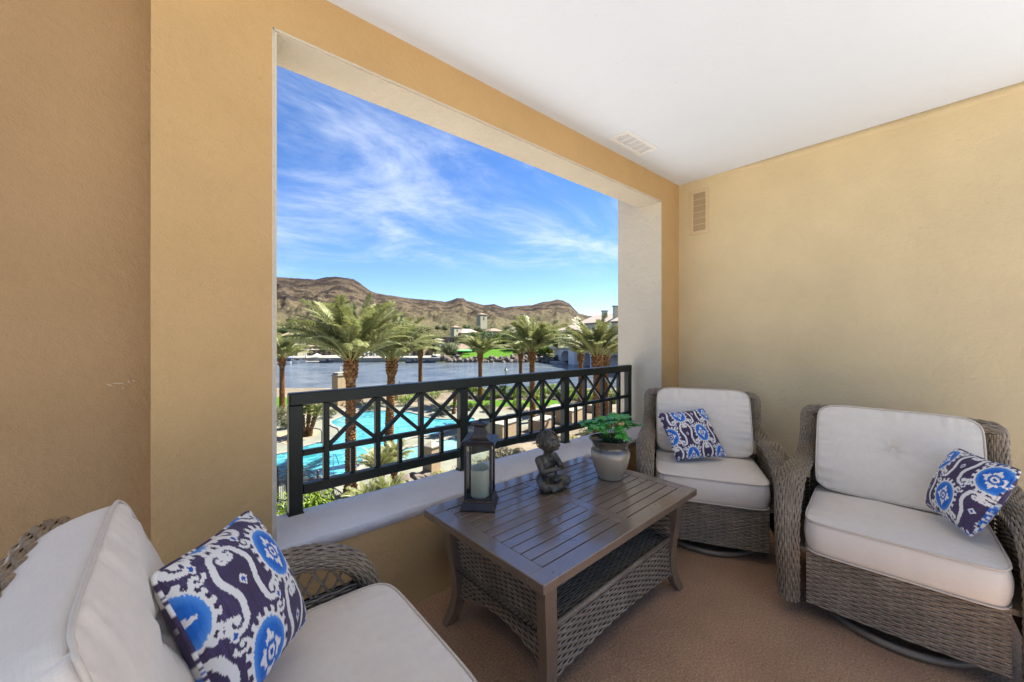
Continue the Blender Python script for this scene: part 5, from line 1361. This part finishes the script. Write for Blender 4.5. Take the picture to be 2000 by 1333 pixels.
def pillow(label, TL, TR, BL, BR, off, thick=0.062, N_=230, seed=0, scale=1.0, rot=0.0):
    TL, TR, BL, BR = map(Vector, (TL, TR, BL, BR))
    C = (TL + TR + BL + BR) / 4
    t = thing('throw_pillow', label, 'pillow', C, group='blue patterned throw pillows')
    nrm = (TR - TL).cross(TL - BL).normalized()
    if nrm.dot(Vector((0, 0, EYE)) - C) < 0: nrm = -nrm
    W_, H_ = ((TR - TL).length + (BR - BL).length) / 2, ((TL - BL).length + (TR - BR).length) / 2
    ny, nx = TILE.shape[:2]
    def face(sgn, n_):
        u = np.linspace(-1, 1, n_ + 1); U, V_ = np.meshgrid(u, u)
        # edges draw in between the ears
        ku = (1 - 0.07 * (1 - V_ ** 2)) * (1 - .05 * np.abs(U * V_) ** 8); kv = (1 - 0.07 * (1 - U ** 2)) * (1 - .05 * np.abs(U * V_) ** 8)
        a = (U * ku + 1) / 2; b = (V_ * kv + 1) / 2
        tl, tr, bl, br = [np.array(q - C) for q in (TL, TR, BL, BR)]
        P = ((1 - a) * b)[..., None] * tl + (a * b)[..., None] * tr + ((1 - a) * (1 - b))[..., None] * bl + (a * (1 - b))[..., None] * br
        z = thick * (np.clip(1 - U ** 2, 0, 1) * np.clip(1 - V_ ** 2, 0, 1)) ** 0.46
        ea = np.minimum(1 - np.abs(U), 1 - np.abs(V_))
        rs = np.random.RandomState(seed)
        w1 = sum(np.sin(V_ * (9 + 5 * k) + rs.uniform(0, 6)) for k in range(4)) / 4; w2 = sum(np.sin(U * (9 + 5 * k) + rs.uniform(0, 6)) for k in range(4)) / 4
        z = z + 0.004 * w1 * np.exp(-(1 - np.abs(U)) / .14) * np.clip((1 - np.abs(U)) / .03, 0, 1) + 0.004 * w2 * np.exp(-(1 - np.abs(V_)) / .14) * np.clip((1 - np.abs(V_)) / .03, 0, 1)
        P = P + (sgn * z)[..., None] * np.array(nrm)
        x = (a - .5) * W_ * scale; y = (b - .5) * H_ * scale
        X = x * math.cos(rot) - y * math.sin(rot) + off[0] + (0.1 if sgn < 0 else 0); Y = x * math.sin(rot) + y * math.cos(rot) + off[1]
        ci = TILE[((Y / 0.001).astype(int)) % ny, ((X / 0.001).astype(int)) % nx]
        i = (np.arange(n_)[:, None] * (n_ + 1) + np.arange(n_)[None, :]).ravel()
        F = np.stack([i, i + 1, i + n_ + 2, i + n_ + 1], 1)
        if sgn < 0: F = F[:, ::-1]
        nm = 'pillow_front' if sgn > 0 else 'pillow_back'
        me = bpy.data.meshes.new(nm); me.from_pydata(P.reshape(-1, 3).tolist(), [], F.tolist())
        ca = me.color_attributes.new('Col', 'FLOAT_COLOR', 'POINT')
        ca.data.foreach_set('color', np.concatenate([ci.reshape(-1, 3), np.ones((len(ci.reshape(-1, 3)), 1))], 1).astype(np.float32).ravel())
        me.polygons.foreach_set('use_smooth', [True] * len(me.polygons)); me.materials.append(M['ikat'])
        o = bpy.data.objects.new(nm, me); COL.objects.link(o); o.parent = t
        return P, ci
    P, ci = face(1, N_); face(-1, 60)
    # corded edge in the same cloth
    K = N_ + 1; idx = [(0, i) for i in range(0, K, 3)] + [(j, K - 1) for j in range(0, K, 3)] + [(K - 1, i) for i in range(K - 1, -1, -3)] + [(j, 0) for j in range(K - 1, -1, -3)]
    pts = [Vector(P[j, i]) for j, i in idx]; b = MB(); b.tube(pts, 0.0048, 7, closed=True)
    o = b.build('cord', M['ikat'], t, True)
    ca = o.data.color_attributes.new('Col', 'FLOAT_COLOR', 'POINT')
    cc = []
    for q, (j, i) in enumerate(idx):
        c = TILE[(q * 5) % ny, (q * 3 + 40) % nx]
        for k in range(7): cc += [c[0], c[1], c[2], 1]
    ca.data.foreach_set('color', np.array(cc, np.float32))
    return t
# left chair: TL = ear leaning on the back cushion
pillow('blue ikat pillow on the left armchair, largest and nearest of the pillows', (-.043, 1.046, .85), (.15, 1.29, .845), (.075, .905, .565), (.268, 1.165, .555), (0.055, 0.115), 0.082, seed=1, scale=1.0)
pillow('dark ikat pillow with two blue medallions on the corner armchair', (2.588, 1.431, .774), (2.881, 1.23, .803), (2.50, 1.242, .50), (2.79, 1.04, .520), (0.185, 0.02), 0.068, seed=2, scale=1.15)
pillow('blue ikat pillow tipped against the right arm of the front right armchair', (2.779, .028, .80), (2.50, -.145, .80), (2.652, .124, .535), (2.44, -.015, .505), (0.10, 0.24), 0.076, seed=5, scale=1.1)
# ------------------------------------------------------------------ coffee table
TZ = 0.52
nT = NT('table_metal')
tcol = nT.ramp(nT.noise(6, 5, 0.65), [(0.3, (0.140, 0.096, 0.062)), (0.7, (0.185, 0.130, 0.086))])
trg = nT.ramp(nT.noise(9, 4, 0.6), [(0.3, (0.27, 0.27, 0.27)), (0.7, (0.40, 0.40, 0.40))])
M['table'] = nT.out(tcol, trg, nT.bump(nT.noise(60, 3), 0.08, 0.002), Specular_IOR_Level=0.9, Coat_Weight=1.0, Coat_Roughness=0.13)
def table():
    # corner nearest the viewer at (0.892, 0.882); long side along local x
    yaw = math.atan2(0.921 - 0.882, 2.073 - 0.892)
    t = thing('coffee_table', 'brown metal and wicker coffee table with a slatted top in front of the parapet', 'coffee table', (0.892, 0.882, 0), yaw)
    Lx, Ly = 1.182, 0.752
    z0, z1 = TZ - 0.034, TZ; fw = 0.072; cb = 0.058
    def bd(name, x0, x1, y0, y1, a=z0, b=z1, c=0.0025): return MB().cham(x0, x1, y0, y1, a, b, c).build(name, M['table'], t)
    bd('frame_board', 0.0, Lx, 0.0, fw); 
    # the back board bows out slightly
    def bowed():
        v = []; n_ = 24
        for i in range(n_ + 1):
            x = Lx * i / n_; b = 0.012 * math.sin(PI * i / n_)
            for (y, z) in ((Ly - fw, z0), (Ly + b, z0), (Ly + b, z1 - .003), (Ly + b - .003, z1), (Ly - fw, z1)): v.append((x, y, z))
        f = [(i * 5 + k, i * 5 + (k + 1) % 5, (i + 1) * 5 + (k + 1) % 5, (i + 1) * 5 + k) for i in range(n_) for k in range(5)]
        f += [(4, 3, 2, 1, 0), tuple(n_ * 5 + k for k in range(5))]
        mo('frame_board', v, f, M['table'], t)
    bowed()
    bd('frame_board', 0.0, fw, fw + .0006, Ly - fw - .0006); bd('frame_board', Lx - fw, Lx, fw + .0006, Ly - fw - .0006)
    xm = Lx / 2
    bd('cross_board', xm - cb / 2, xm + cb / 2, fw + .0006, Ly - fw - .0006, z0, z1 - 0.0006)
    ns = 11; g = 0.0055; wy = (Ly - 2 * fw - g * (ns + 1)) / ns
    for a, b in ((fw + .0015, xm - cb / 2 - .0015), (xm + cb / 2 + .0015, Lx - fw - .0015)):
        for i in range(ns):
            y = fw + g + i * (wy + g)
            bd('slat', a, b, y, y + wy, z1 - 0.012, z1 - 0.0012, 0.0012)
    MB().bbox(fw - .01, Lx - fw + .01, fw - .01, Ly - fw + .01, z0 + .002, z1 - .0205).build('slat_tray', M['wback'], t)
    # legs: flat, S-curved, swept out at the foot
    def leg(px, py, sx, sy):
        prof = [(0.002, z0, .031), (0.010, 0.44, .031), (0.004, 0.36, .030), (-0.012, 0.27, .030), (-0.022, 0.19, .029), (-0.018, 0.11, .028), (0.002, 0.045, .027), (0.028, 0.0, .023)]
        v = []; n_ = len(prof)
        # resample smoothly
        zs = np.linspace(0, n_ - 1, 34); k = np.arange(n_)
        ps = [(np.interp(q, k, [p[0] for p in prof]), np.interp(q, k, [p[1] for p in prof]), np.interp(q, k, [p[2] for p in prof])) for q in zs]
        sm = np.array([p[0] for p in ps]); sm = np.convolve(np.r_[[sm[0]] * 3, sm, [sm[-1]] * 3], np.ones(7) / 7, 'valid')
        for (d, z, w_), dd in zip(ps, sm):
            cx, cy = px + sx * dd, py + sy * dd * 0.6
            for a, b in ((-1, -1), (1, -1), (1, 1), (-1, 1)): v.append((cx + a * w_, cy + b * w_ * 0.72, z))
        f = [(i * 4 + q, i * 4 + (q + 1) % 4, (i + 1) * 4 + (q + 1) % 4, (i + 1) * 4 + q) for i in range(33) for q in range(4)]
        f += [(3, 2, 1, 0), (132, 133, 134, 135)]
        # face order runs downwards: flip
        f = [tuple(reversed(q)) for q in f]
        o = mo('leg', v, f, M['table'], t); o.data.set_sharp_from_angle(angle=R(40)); o.data.polygons.foreach_set('use_smooth', [True] * len(f))
        o.data.set_sharp_from_angle(angle=R(40))
    IX, IY = 0.100, 0.078
    leg(IX, IY, -1, -1); leg(Lx - IX, IY, 1, -1); leg(IX, Ly - IY - .02, -1, 1); leg(Lx - IX, Ly - IY - .02, 1, 1)
    # wicker ends (inward-bowed), front and back aprons, shelf
    def curved(o, eu, nrm, S, T, zb, sag, bs=1):
        o = np.array(o, float); eu = np.array(eu, float); n = np.array(nrm, float)
        def P(s, tt):
            f = tt / T
            zz = zb + sag * 4 * (s / S) * (1 - s / S) * (1 - f) + (T) * f * (1 - sag / T * 4 * (s / S) * (1 - s / S) * 0) 
            d = -0.022 * np.sin(np.clip((zz - 0.02) / 0.36, 0, 1) * PI) - 0.012
            p = o + eu * s[:, None] + n * (d * bs)[:, None]; p[:, 2] = zz
            return p, np.repeat(n[None], len(s), 0)
        return P
    h = z0 - 0.10
    Ys = Ly - 2 * IY - .02 
    panel('end_panel', t, curved((IX - .012, Ly - IY - .02, 0), (0, -1, 0), (-1, 0, 0), Ys, h, 0.10, 0.07), Ys, h, nt_=14, pitch=0.0120, stake=0.032)
    panel('end_panel', t, curved((Lx - IX + .012, IY, 0), (0, 1, 0), (1, 0, 0), Ys, h, 0.10, 0.035), Ys, h, nt_=14, pitch=0.0120, stake=0.032)
    Xs = Lx - 2 * IX
    panel('end_lining', t, curved((IX + .012, IY, 0), (0, 1, 0), (1, 0, 0), Ys, z0 - .26, 0.26, 0.0, -1), Ys, z0 - .26, nt_=10, pitch=0.0120, stake=0.032)
    panel('end_lining', t, curved((Lx - IX - .012, Ly - IY - .02, 0), (0, -1, 0), (-1, 0, 0), Ys, z0 - .26, 0.26, 0.0, -1), Ys, z0 - .26, nt_=10, pitch=0.0120, stake=0.032)
    def apron(y, sgn):
        eu = (1, 0, 0) if sgn < 0 else (-1, 0, 0)
        o = (IX if sgn < 0 else Lx - IX, y, 0.0)
        T = 0.185
        def P(s, tt):
            f = tt / T; c = 4 * (s / Xs) * (1 - s / Xs)
            zz = 0.085 + 0.03 * c * (1 - f) + T * f - 0.0 * c
            p = np.array(o, float) + np.array(eu, float) * s[:, None]; p[:, 2] = zz
            p[:, 1] += sgn * (0.004 - 0.016 * (f - .5))
            return p, np.repeat(np.array([[0, sgn, 0]], float), len(s), 0)
        panel('apron', t, P, Xs, T, pitch=0.0120, stake=0.032)
        MB().tube([(IX, y + sgn * .0, 0.274), (Lx - IX, y + sgn * .0, 0.274)], 0.011, 10).build('apron_rim', M['wicker'], t, True)
    apron(IY + .008, -1); apron(Ly - IY - .028, 1)
    Sh = Xs + .02
    panel('shelf', t, plane_P((IX - .01, IY, 0.262), (1, 0, 0), (0, 1, 0), (0, 0, 1)), Sh, Ys, nt_=4, pitch=0.012, amp=0.002)
    return t
table()

# ------------------------------------------------------------------ lantern with candle
M['zinc'] = plain('lantern_metal', (0.050, 0.042, 0.038), 0.36, 0.3, 16, 0.55, 0.15)
g = NT('lantern_glass'); tp = g.new('ShaderNodeBsdfTransparent'); tp.inputs[0].default_value = (0.93, 0.96, 0.95, 1)
gl = g.new('ShaderNodeBsdfGlossy'); gl.inputs['Roughness'].default_value = 0.03
fz = g.new('ShaderNodeFresnel'); fz.inputs[0].default_value = 1.45
mg = g.new('ShaderNodeMixShader'); g.L.new(fz.outputs[0], mg.inputs[0]); g.L.new(tp.outputs[0], mg.inputs[1]); g.L.new(gl.outputs[0], mg.inputs[2])
g.L.new(mg.outputs[0], g.o.inputs['Surface']); M['glass'] = g.m
n = NT('candle_wax'); M['wax'] = n.out((0.93, 0.82, 0.58), 0.45, n.bump(n.noise(30, 3), 0.1, 0.002), Subsurface_Weight=0.3, Subsurface_Scale=0.02)
M['wick'] = plain('wick', (0.25, 0.22, 0.18), 0.9)
def sq_loft(mb, prof):
    """square section loft: (half width, z)"""
    b = len(mb.v)
    for h, z in prof:
        for sx, sy in ((-1, -1), (1, -1), (1, 1), (-1, 1)): mb.v.append(Vector((sx * h, sy * h, z)))
    m = len(prof)
    for i in range(m - 1):
        for k in range(4): mb.f.append((b + i * 4 + k, b + i * 4 + (k + 1) % 4, b + (i + 1) * 4 + (k + 1) % 4, b + (i + 1) * 4 + k))
    mb.f.append((b + 3, b + 2, b + 1, b)); mb.f.append(tuple(b + (m - 1) * 4 + k for k in range(4)))
    return mb
t = thing('lantern', 'tall dark metal lantern with glass panes and a flared roof on the table', 'lantern', (1.092, 1.505, TZ), R(-45))
sq_loft(MB(), [(0.078, 0), (0.080, 0.003), (0.079, 0.010), (0.068, 0.036), (0.069, 0.040), (0.064, 0.044)]).build('base', M['zinc'], t)
HB, HE = 0.0445, 0.300
for sx in (-1, 1):
    for sy in (-1, 1):
        MB().cham(sx * 0.0585 - 0.0055, sx * 0.0585 + 0.0055, sy * 0.0585 - 0.0055, sy * 0.0585 + 0.0055, HB, HE, 0.001).build('corner_post', M['zinc'], t)
for k in range(4):
    Mx = Matrix.Rotation(PI / 2 * k, 4, 'Z')
    MB().bbox(-0.0525, 0.0525, -0.0595, -0.0575, HB + .006, HE - .006, Mx).build('pane', M['glass'], t)
    MB().cham(-0.0525, 0.0525, -0.0625, -0.0545, HB, HB + .0065, 0.001, Mx).cham(-0.0525, 0.0525, -0.0625, -0.0545, HE - .0065, HE, 0.001, Mx).build('pane_rail', M['zinc'], t)
rp = [(0.072, 0.3005), (0.079, 0.302), (0.080, 0.309), (0.073, 0.312), (0.075, 0.3155), (0.066, 0.320)]
for i in range(10):
    f = i / 9; rp.append((0.066 - 0.042 * math.sin(f * PI / 2) ** 0.8, 0.320 + 0.054 * (1 - math.cos(f * PI / 2))))
sq_loft(MB(), rp + [(0.026, 0.378)]).build('roof', M['zinc'], t)
sq_loft(MB(), [(0.020, 0.378), (0.020, 0.384), (0.040, 0.3845), (0.041, 0.389), (0.034, 0.394), (0.012, 0.399)]).build('cap', M['zinc'], t)
MB().ell((0, 0, 0.404), (0.0065, 0.0065, 0.0065)).build('knob', M['zinc'], t, True)
rc_ = Vector((0.028, 0.010, 0.404))
MB().tube([rc_ + Vector((0.030 * math.cos(a), 0.026 * math.sin(a), 0.004 * math.cos(a + 2))) for a in [2 * PI * i / 28 for i in range(28)]], 0.0022, 6, closed=True).build('ring', M['zinc'], t, True)
c = thing('pillar_candle', 'cream pillar candle with a dipped top inside the lantern', 'candle', (1.092, 1.505, TZ + 0.0441))
v = []; f = []; nn = 40
prof = [(0.040, 0.0), (0.0425, 0.003), (0.0425, 0.126), (0.0405, 0.132), (0.036, 0.131), (0.024, 0.126), (0.008, 0.124), (0.0, 0.124)]
mb = MB(); mb.lathe(prof, nn, capb=True, capt=False)
for p in mb.v:
    if p.z > 0.05:
        a = math.atan2(p.y, p.x); r = p.length
        p.z += (0.006 * math.sin(a + 0.9) + 0.003 * math.sin(2 * a)) * min(1, (p.z - .05) / 0.07) * min(1, math.hypot(p.x, p.y) / .03)
soft(mb.build('wax', M['wax'], c), 60)
MB().tube([(0, 0, 0.123), (0.001, 0, 0.130), (0.003, 0.001, 0.135)], 0.0013, 6).build('wick', M['wick'], c, True)

# ------------------------------------------------------------------ cherub statue
n = NT('aged_bronze')
sc_ = n.ramp(n.noise(45, 5, 0.7), [(0.32, (0.028, 0.022, 0.014)), (0.55, (0.075, 0.062, 0.040)), (0.72, (0.19, 0.165, 0.115))])
M['cherub'] = n.out(sc_, 0.38, n.bump(n.noise(150, 4), 0.35, 0.002), Metallic=0.15, Specular_IOR_Level=0.6)
fd = (-VV * 0.75 + RR * 0.62); yaw = math.atan2(fd.y, fd.x)
t = thing('cherub_statue', 'dark bronze statue of a curly haired cherub sitting cross-legged holding a small bird', 'statue', (1.495, 1.455, TZ), yaw); t.scale = (.96, .96, .96)
mb = MB()
def cap(p, q, r0, r1, n_=12):
    p, q = Vector(p), Vector(q); k = 7
    mb.tube([p.lerp(q, i / k) for i in range(k + 1)], [r0 + (r1 - r0) * i / k for i in range(k + 1)], n_)
    mb.ell(p, (r0, r0, r0), None, 12, 8); mb.ell(q, (r1, r1, r1), None, 12, 8)
mb.ell((-.006, 0, .044), (.052, .062, .044)); mb.ell((0.008, 0, .080), (.050, .053, .045)); mb.ell((0.0, 0, .112), (.044, .054, .045))
mb.ell((-.004, 0, .142), (.038, .056, .036)); cap((-.004, -.046, .160), (-.004, .046, .160), .021, .021)
cap((0, 0, .165), (.006, 0, .20), .024, .022)
for s in (1, -1):
    cap((.012, .034 * s, .036), (.066, .082 * s, .034), .036, .029)           # thigh
    cap((.062, .078 * s, .030), (.090, -.012 * s, .020), .026, .017)          # shin, crossed
    cap((.088, -.012 * s, .018), (.094, -.044 * s, .014), .013, .009)         # foot
cap((-.002, .060, .158), (.040, .070, .108), .022, .019); cap((.040, .070, .108), (.074, .022, .146), .018, .013)
cap((-.002, -.060, .158), (.036, -.068, .104), .022, .019); cap((.036, -.068, .104), (.076, -.014, .120), .018, .013)
for s, hx in ((1, (.078, .014, .152)), (-1, (.080, -.006, .120))):            # hands with fingers
    hx = Vector(hx); mb.ell(hx, (.011, .012, .010))
    for k in range(4): cap(hx + Vector((.004, -s * .006, .007 - k * .0045)), hx + Vector((.012, -s * .019, .008 - k * .0050)), .0036, .0028, 8)
    cap(hx + Vector((.0, -s * .0, .008)), hx + Vector((.008, -s * .008, .016)), .0036, .003, 8)
# bird
mb.ell((.090, .006, .148), (.015, .013, .021)); mb.ell((.090, .004, .170), (.009, .0085, .009)); cap((.096, .004, .172), (.105, .003, .170), .003, .001, 6)
cap((.078, .010, .132), (.070, .016, .108), .008, .004)
# head turned and lifted to the figure's left
HM = Matrix.Translation((.008, 0.006, .246)) @ Matrix.Scale(1.22, 4) @ Matrix.Rotation(R(16), 4, 'Z') @ Matrix.Rotation(R(-14), 4, 'Y') @ Matrix.Rotation(R(-8), 4, 'X')
mb.ell((0, 0, 0), (.046, .040, .046), HM, 20, 14)
mb.ell((.020, 0, -.014), (.028, .030, .026), HM)
for s in (1, -1):
    mb.ell((.036, .016 * s, -.016), (.012, .012, .011), HM)    # cheek
    mb.ell((.0405, .0135 * s, .0035), (.0045, .006, .0035), HM) # eye
    mb.ell((.040, .014 * s, .0125), (.0065, .010, .0028), HM)   # brow
    mb.ell((.0, .040 * s, -.004), (.008, .005, .011), HM)       # ear
mb.ell((.0475, 0, -.006), (.0065, .0055, .0060), HM); mb.ell((.0445, 0, .003), (.004, .0035, .009), HM)
mb.ell((.0445, 0, -.0175), (.0045, .009, .0020), HM); mb.ell((.0440, 0, -.0215), (.0045, .0075, .0022), HM); mb.ell((.040, 0, -.030), (.008, .010, .007), HM)
body = mb.build('figure', M['cherub'], t)
rm = body.modifiers.new('r', 'REMESH'); rm.mode = 'VOXEL'; rm.voxel_size = 0.0021; rm.use_smooth_shade = True
sm_ = body.modifiers.new('s', 'SMOOTH'); sm_.iterations = 4; sm_.factor = 0.5
# hair: curls following the skull
hb = MB(); rg = random.Random(3)
hb.ell((-.006, 0, .010), (.047, .044, .042), HM, 20, 12)
for k in range(95):
    u_ = rg.uniform(-1, 1); th = math.acos(max(-0.55, 1 - 1.5 * rg.random())); ph = rg.uniform(0, 2 * PI)
    d = Vector((math.sin(th) * math.cos(ph), math.sin(th) * math.sin(ph), math.cos(th)))
    if d.x > 0.55 and d.z < 0.45: continue
    c0 = Vector((d.x * .049 - .006, d.y * .045, d.z * .045 + .008))
    tx = d.cross(Vector((0, 0, 1))); tx = tx.normalized() if tx.length > .1 else Vector((1, 0, 0)); ty = d.cross(tx)
    pts = []; tw = rg.choice((-1, 1)); a0 = rg.uniform(0, 6)
    for i in range(12):
        a = a0 + tw * i * 0.62; r = .0105 * (1 - i / 15)
        pts.append(HM @ (c0 + tx * (r * math.cos(a)) + ty * (r * math.sin(a)) + d * (0.0005 * i)))
    hb.tube(pts, [0.0032 * (1 - i / 18) for i in range(12)], 6)
hair = hb.build('hair', M['cherub'], t, True)
rm = hair.modifiers.new('r', 'REMESH'); rm.mode = 'VOXEL'; rm.voxel_size = 0.0014; rm.use_smooth_shade = True

# ------------------------------------------------------------------ pot and plant
n = NT('glazed_stoneware')
sp_ = n.new('ShaderNodeSeparateXYZ'); n.L.new(n.tc.outputs['Object'], sp_.inputs[0])
zz = n.math('ADD', sp_.outputs[2], n.math('MULTIPLY', n.noise(14, 3), 0.014))
band = n.ramp(n.math('MULTIPLY', zz, 4.0), [(0.640, (0.35, 0.285, 0.20)), (0.665, (0.17, 0.145, 0.105)), (0.69, (0.085, 0.072, 0.048))])
rings = n.new('ShaderNodeTexWave', wave_type='BANDS', bands_direction='Z'); rings.inputs['Scale'].default_value = 38; rings.inputs['Distortion'].default_value = 1.5; n.L.new(n.tc.outputs['Object'], rings.inputs[0])
speck = n.ramp(n.noise(240, 3, 0.7), [(0.3, (0.72, 0.70, 0.66)), (0.5, (1, 1, 1))])
M['pot'] = n.out(n.mix(1.0, band, speck, 'MULTIPLY'), 0.16, n.bump(rings.outputs['Fac'], 0.10, 0.003), Specular_IOR_Level=0.6, Coat_Weight=0.6, Coat_Roughness=0.08)
t = thing('plant_pot', 'grey stoneware pot with a dark olive glazed collar on the table', 'pot', (1.868, 1.318, TZ))
pr = [(0.0, 0.0), (0.064, 0.0), (0.069, 0.004), (0.070, 0.010), (0.078, 0.030), (0.094, 0.070), (0.105, 0.105), (0.110, 0.130), (0.109, 0.150), (0.102, 0.166), (0.098, 0.176), (0.099, 0.190), (0.108, 0.208), (0.118, 0.217), (0.120, 0.221), (0.116, 0.224), (0.105, 0.214), (0.092, 0.196), (0.088, 0.185), (0.088, 0.170)]
soft(MB().lathe(pr, 64, capb=False, capt=False).build('body', M['pot'], t), 50)
M['soil'] = plain('potting_soil', (0.035, 0.024, 0.016), 0.95, 0.4, 60, 0, 0.5)
MB().lathe([(0.0, 0.186), (0.05, 0.188), (0.089, 0.184)], 32, capb=False, capt=False).build('soil', M['soil'], t, True)
n = NT('houseplant_leaf')
lc = n.ramp(n.noise(26, 3, 0.6), [(0.35, (0.020, 0.15, 0.018)), (0.6, (0.07, 0.36, 0.05)), (0.78, (0.27, 0.55, 0.15))])
M['leafy'] = n.out(lc, 0.38, n.bump(n.noise(40, 2), 0.2, 0.002), Specular_IOR_Level=0.5)
M['stem'] = plain('plant_stem', (0.05, 0.16, 0.03), 0.5)
pl = thing('potted_plant', 'bright green split-leaf plant growing from the stoneware pot', 'plant', (1.868, 1.318, TZ + 0.186))
def split_leaf(kind):
    """leaf in x (length) y, lobed sides, drooping tip"""
    L_ = 1.0; v = []; f = []
    def P(x, y): 
        return (x, y, -0.22 * x * x - 0.5 * y * y + 0.05 * math.sin(9 * x + kind))
    nl = 5
    for s in (1, -1):
        for k in range(nl):
            x0 = k / nl * 0.86; x1 = (k + 1) / nl * 0.86
            wid = [0.46, 0.56, 0.52, 0.40, 0.24][k] * (1 + 0.1 * math.sin(kind * 3 + k * 2 + s))
            lean = 0.16 + 0.10 * k / nl
            rows = []
            for q, fr in enumerate((0.0, 0.25, 0.5, 0.75, 0.92, 1.0)):
                g_ = [0.0, -0.06, -0.08, 0.0, 0.14, 0.36][q]
                a = x0 + (x1 - x0) * g_ + lean * fr; b = x1 - (x1 - x0) * g_ + lean * fr
                if k == 0 and q == 0: a -= 0.02
                y = s * wid * fr
                rows.append((len(v), len(v) + 1)); v += [P(a - (0.10 * fr if k == 0 else 0), y), P(b, y * (1 if q < 5 else 1.0))]
            for q in range(5):
                r0, r1 = rows[q], rows[q + 1]
                qd = (r0[0], r0[1], r1[1], r1[0]); f.append(qd if s > 0 else tuple(reversed(qd)))
    b = len(v)
    v += [P(0.80, 0.05), P(0.80, -0.05), P(0.93, 0.075), P(0.93, -0.075), P(1.08, 0.0)]
    f += [(b + 1, b, b + 2, b + 3), (b + 3, b + 2, b + 4)]
    v = [(x, y, z + (0.002 if i < 0 else 0)) for i, (x, y, z) in enumerate(v)]
    me = bpy.data.meshes.new('leaf'); me.from_pydata(v, [], f); me.materials.append(M['leafy']); me.update()
    return me
lms = [split_leaf(k) for k in range(3)]
rg = random.Random(11); sm = MB()
for k in range(50):
    a = 2 * PI * k / 50 * 5.3 + rg.uniform(-.3, .3); rr = rg.uniform(0.015, 0.105) * (1.0 if k % 3 else 1.15); hz = 0.085 + (0.15 - rr) * 0.42 * rg.uniform(.7, 1.3) + rg.uniform(-0.01, 0.018)
    if k in (3, 17): rr, hz = 0.125, 0.115
    base = Vector((0.03 * math.cos(a + .4), 0.03 * math.sin(a + .4), 0.0)); tip = Vector((rr * math.cos(a), rr * math.sin(a), hz))
    mid = (base + tip) / 2 + Vector((0, 0, 0.018))
    sm.tube([base, mid, tip], 0.0012, 5)
    o = bpy.data.objects.new('leaf', lms[k % 3]); COL.objects.link(o); o.parent = pl
    sz = rg.uniform(0.052, 0.080)
    o.matrix_local = Matrix.Translation(tip) @ Matrix.Rotation(a + rg.uniform(-.5, .5), 4, 'Z') @ Matrix.Rotation(R(rg.uniform(-38, 8)), 4, 'Y') @ Matrix.Rotation(R(rg.uniform(-25, 25)), 4, 'X') @ Matrix.Scale(sz, 4)
sm.build('stems', M['stem'], pl, True)

# outdoor colours darkened to offset the exposure raised for the shaded balcony
for nm in ('ground', 'deck', 'lawn', 'pool', 'wade', 'hill', 'paving', 'quay', 'coping', 'stone', 'capst', 'roof', 'roof2', 'w_cream', 'w_pale', 'w_tan', 'w_olive', 'w_white', 'w_ochre', 'white', 'white_cloth', 'hull_w', 'br', 'br2', 'br3', 'rock', 'ptrunk', 'rachis'):
    for nd in M[nm].node_tree.nodes:
        if nd.type == 'VALTORGB' and any(l.to_socket.name in ('Base Color', 'A', 'B') for l in nd.outputs[0].links):
            k = 0.80
            if any(e.color[0] > .99 for e in nd.color_ramp.elements): continue
            for e in nd.color_ramp.elements: e.color = (e.color[0] * k, e.color[1] * k, e.color[2] * k, 1)
